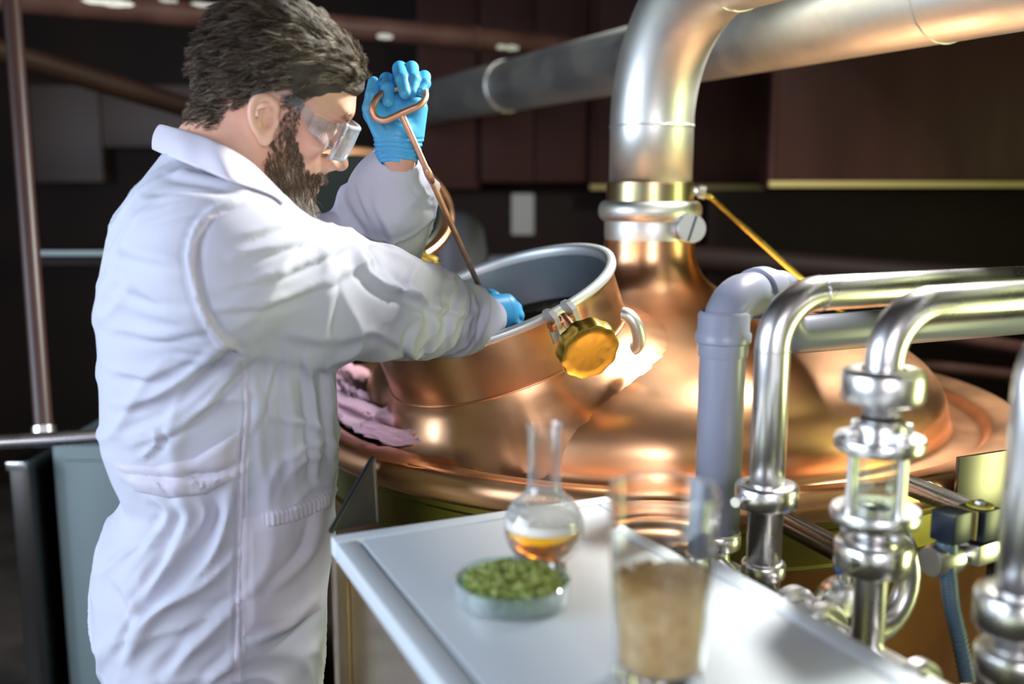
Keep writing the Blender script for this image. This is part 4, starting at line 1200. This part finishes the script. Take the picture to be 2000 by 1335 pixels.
# collar: band standing round the neck, folded down outside
def collar():
    cx = [((297, 292), (312, 241), 1.36, 1.37), ((345, 312), (352, 250), 0, 1.29), ((400, 334), (398, 264), 0, 1.225), ((450, 354), (442, 285), 0, 1.20), ((500, 370), (487, 313), 0, 1.195), ((535, 384), (525, 350), 0, 1.20), ((556, 400), (553, 379), 0, 1.21)]
    lp_ = []
    for c in cx:
        if c[2]: lp_.append(W(*c[0], c[2]))
        else:
            h, nn_ = hit(*c[0], 1.2); yy = min(h.y - .008, c[3] - .012) if h.y < 1.5 else c[3] - .02
            lp_.append(W(*c[0], yy))
    print('collar', [round(v.y, 3) for v in lp_])
    lo = spline(lp_, 6); hi = spline([W(*c[1], min(c[3], l_.y + .06) if c[2] == 0 else c[3]) for c, l_ in zip(cx, lp_)], 6)
    n = len(lo); Vv = []; rows_ = 8
    inn = [h + Vector((.0, .012, -.045)) + (Vector(NB) - h).normalized() * .008 for h in hi]
    for i in range(n):
        for k in range(rows_ + 1):
            t = k / rows_; p = lo[i].lerp(hi[i], t); bulge = .007 * math.sin(math.pi * t)
            Vv.append(p + Vector((-.2, -.9, .2)) * bulge)
        for k in range(1, 5):
            t = k / 4; Vv.append(hi[i].lerp(inn[i], t) + Vector((0, -.0, .004 * math.sin(math.pi * t))))
    # far side, mirrored behind the neck
    m = rows_ + 5; Fq = [(i * m + k, (i + 1) * m + k, (i + 1) * m + k + 1, i * m + k + 1) for i in range(n - 1) for k in range(m - 1)]
    base = len(Vv)
    far = [((298, 291), (313, 241), 1.36, 1.37), ((315, 300), (345, 250), 1.46, 1.41), ((380, 330), (410, 285), 1.50, 1.42), ((470, 380), (480, 335), 1.47, 1.40), ((560, 410), (545, 385), 1.40, 1.36)]
    lo = spline([W(*c[0], c[2]) for c in far], 6); hi = spline([W(*c[1], c[3]) for c in far], 6); n2 = len(lo)
    for i in range(n2):
        for k in range(rows_ + 1):
            t = k / rows_; Vv.append(lo[i].lerp(hi[i], t) + Vector((-.2, .7, .2)) * .005 * math.sin(math.pi * t))
        for k in range(1, 5):
            t = k / 4; Vv.append(hi[i].lerp(hi[i] + Vector((.0, -.01, -.04)), t))
    Fq += [(base + i * m + k, base + i * m + k + 1, base + (i + 1) * m + k + 1, base + (i + 1) * m + k) for i in range(n2 - 1) for k in range(m - 1)]
    o = mk('collar', Vv, Fq, M['coat2'], coat, 180)
    md = o.modifiers.new('s', 'SOLIDIFY'); md.thickness = .0028; md.offset = 0
    md = o.modifiers.new('b', 'SUBSURF'); md.levels = 1; md.render_levels = 1
    return o
collar()

# ------------------------------------------------------------------ gloves
def P3(px, py, Y): return np.array(W(px, py, Y))
def glove(name, fingers, palm, cuff, k=.006):
    allp = []
    for c, r in fingers + palm + cuff: allp += [np.array(p) for p in c]
    allp = np.array(allp); lo = allp.min(0) - .04; hi = allp.max(0) + .04
    h = Field(*[axis([(lo[i], hi[i], .00145)]) for i in range(3)])
    for c, r in palm: h.chain(c, r, .012)
    for c, r in cuff: h.chain(c, r, .005)
    for c, r in fingers: h.chain(c, r, .0022)
    V, Q = h.mesh(); V = relax(V, Q, 1, .4)
    return V, Q


yf = 1.420
fg = [([P3(757, 205, 1.452), P3(755, 155, 1.440), P3(757, 172, 1.408), P3(758, 198, 1.398)], [.0095, .0098, .0092, .0078]),
      ([P3(780, 190, 1.458), P3(781, 134, 1.445), P3(786, 155, 1.408), P3(791, 182, 1.396)], [.0102, .0104, .0098, .0084]),
      ([P3(803, 190, 1.455), P3(804, 133, 1.443), P3(808, 155, 1.412), P3(804, 180, 1.402)], [.0095, .0098, .0092, .0078]),
      ([P3(822, 200, 1.450), P3(829, 150, 1.442), P3(830, 163, 1.418), P3(821, 178, 1.408)], [.0086, .0088, .0080, .0070])]
th = [([P3(742, 250, 1.425), P3(724, 212, 1.418), P3(727, 185, 1.420), P3(730, 161, 1.424)], [.0135, .0118, .0098, .0085])]
pl_ = [([P3(752, 210, 1.442), P3(760, 262, 1.436)], [.017, .020]), ([P3(777, 205, 1.445), P3(777, 268, 1.438)], [.018, .022]), ([P3(802, 205, 1.444), P3(795, 268, 1.438)], [.017, .020]), ([P3(820, 212, 1.443), P3(805, 262, 1.438)], [.011, .016]), ([P3(730, 222, 1.428), P3(757, 262, 1.428)], [.0155, .017])]
cf = [([P3(777, 265, 1.437), P3(775, 292, 1.436)], [.0315, .0285]), ([P3(768, 288, 1.435), P3(786, 290, 1.435)], [.0265, .0262])]
V, Q = glove('glove', fg + th, pl_, cf)
N_ = vnormals(V, Q); px_, py_ = proj(V)
wr = np.clip((py_ - 262) / 20, 0, 1); V = V + N_ * (wr * .0011 * np.sin(py_ * .72 + np.sin(px_ * .06) * 2.2))[:, None]
fold_ = [([(738, 245), (770, 262), (800, 260)], 5, .0012, 1.9), ([(770, 230), (790, 236), (812, 232)], 5, .0010, 1.9), ([(745, 225), (752, 245), (760, 260)], 5, -.0012, 1.9)]
V = folds(V, Q, fold_)
gl_ = mk('glove', V, Q, M['glove'], man, 180, label='blue glove on the raised left hand')
ring_ = [np.array(W(775 + 41 * math.cos(t), 297 + 5 * math.sin(t) + .12 * 41 * math.cos(t), 1.436 + .027 * math.sin(-t))) for t in [2 * math.pi * i / 40 for i in range(40)]]
# right hand in the hatch
Yr = 1.60
fr_ = [([P3(990, 590, 1.588), P3(1006, 603, 1.600), P3(1006, 630, 1.606)], [.0135, .0115, .0095]),
       ([P3(994, 602, 1.585), P3(1010, 616, 1.597), P3(1008, 644, 1.604)], [.0135, .0115, .0095]),
       ([P3(992, 616, 1.582), P3(1006, 632, 1.594), P3(1003, 656, 1.600)], [.0130, .0110, .0090]),
       ([P3(986, 628, 1.579), P3(998, 644, 1.590), P3(995, 664, 1.596)], [.0115, .0100, .0085])]
thr = [([P3(962, 596, 1.585), P3(965, 580, 1.605), P3(958, 574, 1.62)], [.0125, .0105, .009])]
plr = [([P3(955, 600, 1.570), P3(988, 593, 1.585)], [.021, .0165]), ([P3(955, 614, 1.568), P3(992, 608, 1.583)], [.022, .0175]), ([P3(955, 626, 1.567), P3(986, 624, 1.580)], [.020, .016])]
cfr = [([P3(925, 620, 1.535), P3(955, 616, 1.565)], [.026, .0245])]
V, Q = glove('glove', fr_ + thr, plr, cfr)
mk('glove', V, Q, M['glove'], man, 180, label='blue glove on the right hand reaching into the hatch')

# ------------------------------------------------------------------ stirring rod
mb = MB()
hpts = [W(760, 176, 1.425), W(750, 180, 1.405), W(736, 192, 1.388), W(728, 212, 1.380), W(733, 229, 1.378), W(750, 235, 1.378), W(770, 228, 1.378), W(786, 220, 1.378), W(802, 213, 1.380), W(818, 206, 1.383), W(829, 195, 1.390), W(831, 182, 1.402), W(824, 174, 1.425), W(795, 170, 1.430)]
rodt = thing('stirring_rod', tuple(W(942, 572, 1.60)), 'thin copper stirring rod with a loop handle held in the raised blue glove', 'rod')
MB().tube(spline(hpts, 8, closed=True), .0046, 16, closed=True).mk('loop_handle', M['copper_rod'], rodt, 180)
r0 = W(783, 221, 1.378); r1 = W(942, 572, 1.612); rd_ = (r1 - r0)
MB().tube([r0, r0 + rd_ * .5, r0 + rd_ * 1.35], .0045, 16).mk('shaft', M['copper_rod'], rodt, 180)
MB().tube([r0 + rd_ * .265, r0 + rd_ * .30, r0 + rd_ * .34], [.0050, .0062, .0050], 14).mk('joint', M['copper_rod'], rodt, 180)

# ------------------------------------------------------------------ goggles
gg = mk('goggles', [tuple(Hd(.10, 0, .01))] * 3, [(0, 1, 2)], M['goggle'], man)
bpy.data.objects.remove(gg)
def HV(x, y, z): return Vector(Hd(x, y, z))
RH = Matrix(HR.tolist())
def slab(pts, th_, n):
    n = Vector(n).normalized() * th_ / 2; m = len(pts)
    vs = [p + n for p in pts] + [p - n for p in pts]
    return vs, [tuple(range(m)), tuple(reversed(range(m, 2 * m)))] + [(i, i + m, (i + 1) % m + m, (i + 1) % m) for i in range(m)]
# front lens, gently wrapped
fx = lambda y: .1245 - 5.6 * y * y - 0 * abs(y)
zt_, zb2 = .022, -.021
mb = MB(); ys = np.linspace(-.074, .074, 29)
vs = []; 
for y in ys:
    for (dx, z) in ((0, zt_), (.001, 0), (0, zb2 - (.0 if abs(y) > .021 else -.020))): vs.append(HV(fx(y) + dx, y, z))
    for (dx, z) in ((-.0022, zb2 - (.0 if abs(y) > .021 else -.020)), (-.0012, 0), (-.0022, zt_)): vs.append(HV(fx(y) + dx, y, z))
fs = [(i * 6 + k, i * 6 + (k + 1) % 6, (i + 1) * 6 + (k + 1) % 6, (i + 1) * 6 + k) for i in range(len(ys) - 1) for k in range(6)]
fs += [tuple(reversed(range(6))), tuple((len(ys) - 1) * 6 + k for k in range(6))]
goggles = mb.add(vs, fs).mk('goggles', M['goggle'], man, 30, label='clear safety goggles')
# brow bar and bottom bar
MB().tube([HV(fx(y) - .003, y, zt_) for y in ys], .0036, 10).mk('brow_bar', M['goggle_edge'], goggles, 180)
MB().tube([HV(fx(y) - .003, y, zb2 - (0 if abs(y) > .021 else -.020)) for y in ys], .0026, 10).mk('lower_bar', M['goggle_edge'], goggles, 180)
for s in (-1, 1):
    y = s * .0755
    sh = [HV(fx(.074), y, zt_), HV(.070, s * .080, zt_ - .001), HV(.046, s * .084, .020), HV(.046, s * .084, .006), HV(.064, s * .082, -.008), HV(fx(.074), y, zb2)]
    mb = MB(); mb.add(*slab(sh, .0018, Hd(0, s, 0) - HO)); mb.mk('side_shield', M['goggle'], goggles, 30)
    mb = MB()
    for k in range(10):
        x0 = .052 + .0029 * k; mb.tube([HV(x0, s * (.0845 - .0006 * k), .0175), HV(x0 + .002, s * (.0845 - .0006 * k), -.001 - .0008 * k)], .0008, 6)
    mb.mk('vent_louvre', M['goggle_edge'], goggles, 180)
    mb = MB(); mb.tube([HV(fx(.074) - .001, y, zt_), HV(fx(.074) - .001, y, zb2)], .0032, 10)
    mb.tube([HV(.083, s * .0785, zt_), HV(.081, s * .0785, zb2 + .004)], .0012, 8)
    mb.mk('corner_bar', M['goggle_edge'], goggles, 180)
    tp = spline([HV(.050, s * .085, .013), HV(.036, s * .087, .019), HV(.018, s * .089, .024), HV(.000, s * .090, .024), HV(-.014, s * .090, .018), HV(-.024, s * .088, .008)], 6)
    hh = [.011 - .0085 * min(1, i / (len(tp) * .55)) for i in range(len(tp))]
    vs = []
    up = Vector(HR @ np.array([0, 0, 1])); ou = Vector(HR @ np.array([0, s, 0]))
    for p, h in zip(tp, hh): vs += [p + up * h + ou * .0012, p - up * h + ou * .0012, p - up * h - ou * .0012, p + up * h - ou * .0012]
    fs = [(i * 4 + k, i * 4 + (k + 1) % 4, (i + 1) * 4 + (k + 1) % 4, (i + 1) * 4 + k) for i in range(len(tp) - 1) for k in range(4)] + [(0, 1, 2, 3), tuple((len(tp) - 1) * 4 + k for k in range(4))]
    MB().add(vs, fs).mk('temple', M['goggle_edge'], goggles, 30)

# ------------------------------------------------------------------ hair
def hair_mat(name, cols, rough=.42):
    m = bpy.data.materials.new(name); m.use_nodes = True; nt = m.node_tree; b = nt.nodes['Principled BSDF']
    hi = nt.nodes.new('ShaderNodeHairInfo'); cr = nt.nodes.new('ShaderNodeValToRGB')
    cr.color_ramp.elements[0].position = 0; cr.color_ramp.elements[0].color = (*cols[0], 1)
    cr.color_ramp.elements[1].position = 1; cr.color_ramp.elements[1].color = (*cols[-1], 1)
    for i, c in enumerate(cols[1:-1]):
        e = cr.color_ramp.elements.new((i + 1) / (len(cols) - 1)); e.color = (*c, 1)
    nt.links.new(hi.outputs['Random'], cr.inputs[0]); nt.links.new(cr.outputs[0], b.inputs['Base Color'])
    b.inputs['Roughness'].default_value = rough; b.inputs['Specular IOR Level'].default_value = .35
    return m


def strands(name, curves, mat_, parent, r0=.00020, label=None):
    """curves: array (n, k, 3)"""
    n, k, _ = curves.shape
    hc_ = bpy.data.hair_curves.new(name); hc_.add_curves([k] * n)
    base = np.array(WLOC[parent.name]); pts = (curves - base).astype(np.float32)
    hc_.attributes['position'].data.foreach_set('vector', pts.ravel())
    rad = hc_.attributes.new('radius', 'FLOAT', 'POINT') if 'radius' not in hc_.attributes else hc_.attributes['radius']
    t = np.linspace(0, 1, k); prof_ = r0 * (1 - .75 * t ** 2)
    rad.data.foreach_set('value', np.tile(prof_, n).astype(np.float32))
    hc_.materials.append(mat_)
    o = bpy.data.objects.new(name, hc_); put(o, parent); WLOC[o.name] = Vector(base); tag(o, label, kind='stuff')
    return o


rng = np.random.default_rng(3)
# cap that carries the hair: skull grown by the hair volume
hf = Field(*[axis([(c - .15, c + .15, .0030)]) for c in Hd(-.01, 0, .05)])
for c, r in (((.004, 0, .046), (.092, .081, .077)), ((.048, 0, .060), (.059, .062, .050)), ((-.038, 0, .028), (.050, .066, .060)), ((-.034, 0, -.042), (.037, .054, .046))):
    hf.ell(Hd(*c), r, HR, .02)
hV, hQ = hf.mesh()
loc = (hV - HO) @ HR
x, y, z = loc[:, 0], np.abs(loc[:, 1]), loc[:, 2]
# hairline: front hairline, temples, over the ear, nape
hl = np.interp(x, [-.12, -.060, -.030, -.014, -.010, .018, .021, .030, .040, .048, .058, .075, .095, .13], [-.092, -.086, -.070, -.050, .012, .016, -.004, -.010, -.002, .014, .028, .038, .040, .040])
front = np.interp(y, [0, .03, .05, .07, .09], [.048, .046, .044, .040, .035])
keep = z > np.where(x > .075, np.maximum(hl, front), hl)
N_ = vnormals(hV, hQ)
# sink the border under the skin so that no edge shows
dd = z - np.where(x > .075, np.maximum(hl, front), hl)
sink = np.clip(1 - dd / .022, 0, 1)
hV2 = hV - N_ * (sink * .013)[:, None]
qk = keep[hQ].all(1)
used = np.unique(hQ[qk]); remap = -np.ones(len(hV), int); remap[used] = np.arange(len(used))
hq = remap[hQ[qk]]; hv = hV2[used]
hair = mk('hair', hv, hq, M['hairbase'], man, 180, label='thick dark hair with grey and a painted highlight at the front')


def sample(V, Q, n, wfun=None):
    a, b, c, d = (V[Q[:, i]] for i in range(4))
    ar = np.linalg.norm(np.cross(c - a, d - b), axis=1)
    if wfun is not None: ar = ar * wfun((a + c) / 2)
    f_ = rng.choice(len(Q), n, p=ar / ar.sum()); u = rng.random((n, 1)); v = rng.random((n, 1))
    p = (a[f_] * (1 - u) + b[f_] * u) * (1 - v) + (d[f_] * (1 - u) + c[f_] * u) * v
    nn = np.cross(c[f_] - a[f_], d[f_] - b[f_]); nn /= np.linalg.norm(nn, axis=1, keepdims=True) + 1e-12
    return p, nn


def grow(p, nn, flow, length, lift, k=7, clump=.35, nclump=600, jitter=.25, drop=0., wave=0., cj=.9):
    """p, nn world roots and normals; flow local direction field; returns curves"""
    n = len(p); out = np.zeros((n, k, 3)); out[:, 0] = p - nn * .002
    L_ = length[:, None] / (k - 1); d = None
    jit = rng.normal(0, jitter, (n, 3)); cen = rng.integers(0, n, nclump)
    # nearest clump centre (coarse)
    idx_ = np.zeros(n, int)
    for s in range(0, n, 4000):
        idx_[s:s + 4000] = ((p[s:s + 4000, None] - p[cen][None]) ** 2).sum(-1).argmin(1)
    jc = jit[cen][idx_] * 1.0
    for i in range(1, k):
        q = out[:, i - 1]; lc = (q - HO) @ HR; fl = flow(lc) @ HR.T
        t = i / (k - 1)
        dr = fl + nn * (lift * (1 - 1.15 * t))[:, None] + jit * .5 + jc * cj
        ph = (idx_ * 1.7)[:, None]
        dr = dr + wave * np.cross(fl, nn) * np.sin(ph + t * 7)
        dr[:, 2] -= drop * t
        dr /= np.linalg.norm(dr, axis=1, keepdims=True)
        out[:, i] = q + dr * L_
    cc = out[cen][idx_]; off = (p - p[cen][idx_])[:, None, :]
    t = np.linspace(0, 1, k)[None, :, None]
    tgt = cc + off * (1 - .75 * t)
    out = out * (1 - clump * t) + tgt * clump * t
    return out


def nrm_(a): return a / (np.linalg.norm(a, axis=1, keepdims=True) + 1e-9)
def flow_hair(l):
    x, y, z = l[:, 0], l[:, 1], l[:, 2]; n = len(l)
    top = np.clip((z - .075) / .05, 0, 1)[:, None]
    side = np.stack([-.75 - 0 * x, .08 * np.sign(y), -.45 - 3. * np.clip(-x, 0, .1)], -1)
    tp = np.stack([-.85 + 0 * x, -.30 * np.ones(n), .08 + 0 * z - 2. * np.clip(-x - .02, 0, .1)], -1)
    fr_ = np.clip((x - .045) / .04, 0, 1)[:, None] * np.clip((z - .05) / .03, 0, 1)[:, None]
    ff = np.stack([-.45 + 0 * x, -.85 + 0 * y, .18 + 0 * z], -1)
    d = side * (1 - top) + tp * top; d = d * (1 - fr_) + ff * fr_
    return nrm_(d)
p, nn = sample(hv, hq, 26000)
l = (p - HO) @ HR
ln = np.where(l[:, 2] > .07, .036, .024) * rng.uniform(.7, 1.25, len(p)); ln = np.where(l[:, 2] < -.0, .018, ln); ln = np.where((l[:, 0] > .01) & (l[:, 2] < .045), .014, ln)
lift = np.where(l[:, 2] > .08, .70, .26)
C = grow(p, nn, flow_hair, ln, lift, 8, .55, 1100, .14, .05, .25, .75)
mh = hair_mat('hair_strands', [(.010, .006, .004), (.024, .015, .010), (.044, .029, .019), (.09, .065, .046), (.30, .25, .20)], .34)
mg = hair_mat('grey_glint_strands', [(.07, .048, .034), (.16, .12, .09), (.34, .28, .21), (.66, .60, .50)])
fz = np.clip((l[:, 0] + .015) / .07, 0, 1) * .95 + np.clip((.06 - l[:, 2]) / .06, 0, 1) * .35  # real grey, with its share raised at the front to paint a silvery highlight
grey = rng.random(len(p)) < fz * .8
strands('hair_strands', C[~grey], mh, hair, .00030)
strands('grey_glint_strands', C[grey], mg, hair, .00028, label='grey hair and painted highlight over the forehead and temple')

# beard on the face mesh
bV = np.array([v.co[:] for v in body.data.vertices]) + np.array(WLOC[man.name]); bQ = np.array([pp_.vertices[:] for pp_ in body.data.polygons])
lb = (bV - HO) @ HR
def in_beard(l):
    x, y, z = l[:, 0], np.abs(l[:, 1]), l[:, 2]
    up = np.interp(x, [.018, .024, .036, .043, .056, .075, .092, .10, .13], [.020, .034, .030, -.006, -.029, -.046, -.050, -.046, -.046])
    m = (z < up) & (x > np.interp(z, [-.13, -.075, -.05, .0, .02], [.036, .030, .020, .020, .020])) & (z > -.128)
    lipz = (x > .088) & (z < -.0595) & (z > -.0815) & (y < .021)
    low = (x > .094) & (z < -.078) & (z > -.084) & (y > .006) & (y < .02)
    nose_ = (z > -.0485) & (x > .098)
    return m & ~lipz & ~low & ~nose_
mq = in_beard(lb)[bQ].all(1) & (bV[bQ[:, 0], 2] > 1.38)
p, nn = sample(bV, bQ[mq], 62000)
def flow_beard(l):
    x, y, z = l[:, 0], l[:, 1], l[:, 2]
    d = np.stack([.30 - 2.5 * np.clip(.05 - x, 0, .05), .10 * np.sign(y), -1 + 0 * z], -1)
    mu = ((x > .088) & (z > -.062) & (np.abs(y) < .035))[:, None]
    dm = np.stack([.35 + 0 * x, .55 * np.sign(y), -.55 + 0 * z], -1)
    return nrm_(np.where(mu, dm, d))
l = (p - HO) @ HR
ln = np.interp(l[:, 2], [-.12, -.09, -.06, -.02, .02], [.034, .028, .018, .012, .007]) * rng.uniform(.6, 1.2, len(p))
mu = (l[:, 0] > .088) & (l[:, 2] > -.062); ln = np.where(mu, .0115 * rng.uniform(.7, 1.1, len(p)), ln)
C = grow(p, nn, flow_beard, ln, np.full(len(p), .50), 7, .22, 3800, .30, .1, .45, .45)
mbrd = hair_mat('beard_strands', [(.035, .020, .012), (.085, .052, .030), (.17, .11, .065), (.28, .19, .12)], .5)
mbg = hair_mat('grey_beard_strands', [(.25, .22, .18), (.50, .47, .42), (.75, .73, .70)], .5)
gr = rng.random(len(p)) < np.clip((-.074 - l[:, 2]) / .025, 0, 1) * np.clip((l[:, 0] - .045) / .03, 0, 1) * .9 + .06
bd = strands('beard', C[~gr], mbrd, man, .00023, label='full brown beard greying at the chin')
strands('grey_beard_strands', C[gr], mbg, bd, .00022)
# eyebrows
mq = ((lb[:, 0] > .075) & (lb[:, 2] > .024) & (lb[:, 2] < .038) & (np.abs(lb[:, 1]) > .012) & (np.abs(lb[:, 1]) < .052))[bQ].all(1)
p, nn = sample(bV, bQ[mq], 700)
fe = lambda l: nrm_(np.stack([-.25 + 0 * l[:, 0], .9 * np.sign(l[:, 1]), .1 + 0 * l[:, 2]], -1))
strands('eyebrows', grow(p, nn, fe, rng.uniform(.006, .011, len(p)), np.full(len(p), .4), 5, .3, 60, .15), mbrd, man, .0002)

# trousers and shoes below the coat
for s in (-1, 1):
    side = np.array([-.34, .94, 0]) * .10 * s
    a = np.array([-.40, 1.30, .75]) + side; b = np.array([-.40, 1.30, .50]) + side; c = np.array([-.42, 1.30, .09]) + side
    MB().tube(spline([a, b, (b + c) / 2, c], 4), [.098, .096, .094, .092, .09, .088, .086, .085, .084, .083, .083, .084, .085], 24).mk('trouser_leg', M['trouser'], man, 60)
    t = Field(axis([(c[0] - .12, c[0] + .24, .006)]), axis([(c[1] - .09, c[1] + .16, .006)]), axis([(-.01, .14, .006)]))
    fw = np.array([math.cos(YAW), math.sin(YAW), 0])
    t.cap(c * [1, 1, 0] + [0, 0, .05] - fw * .05, c * [1, 1, 0] + [0, 0, .04] + fw * .15, .044, .038, .01); t.cap(c * [1, 1, 0] + [0, 0, .05], c, .045, .045, .02)
    t.op(lambda P: .004 - P[..., 2] + 0 * P[..., 0], (c[0] - .2, c[1] - .2, -.02), (c[0] + .3, c[1] + .2, .02), .002, 'cut') if False else None
    sv_, sq_ = t.mesh(); sv_[:, 2] = np.maximum(sv_[:, 2], .001)
    mk('shoe', sv_, sq_, M['shoe'], man, 60)
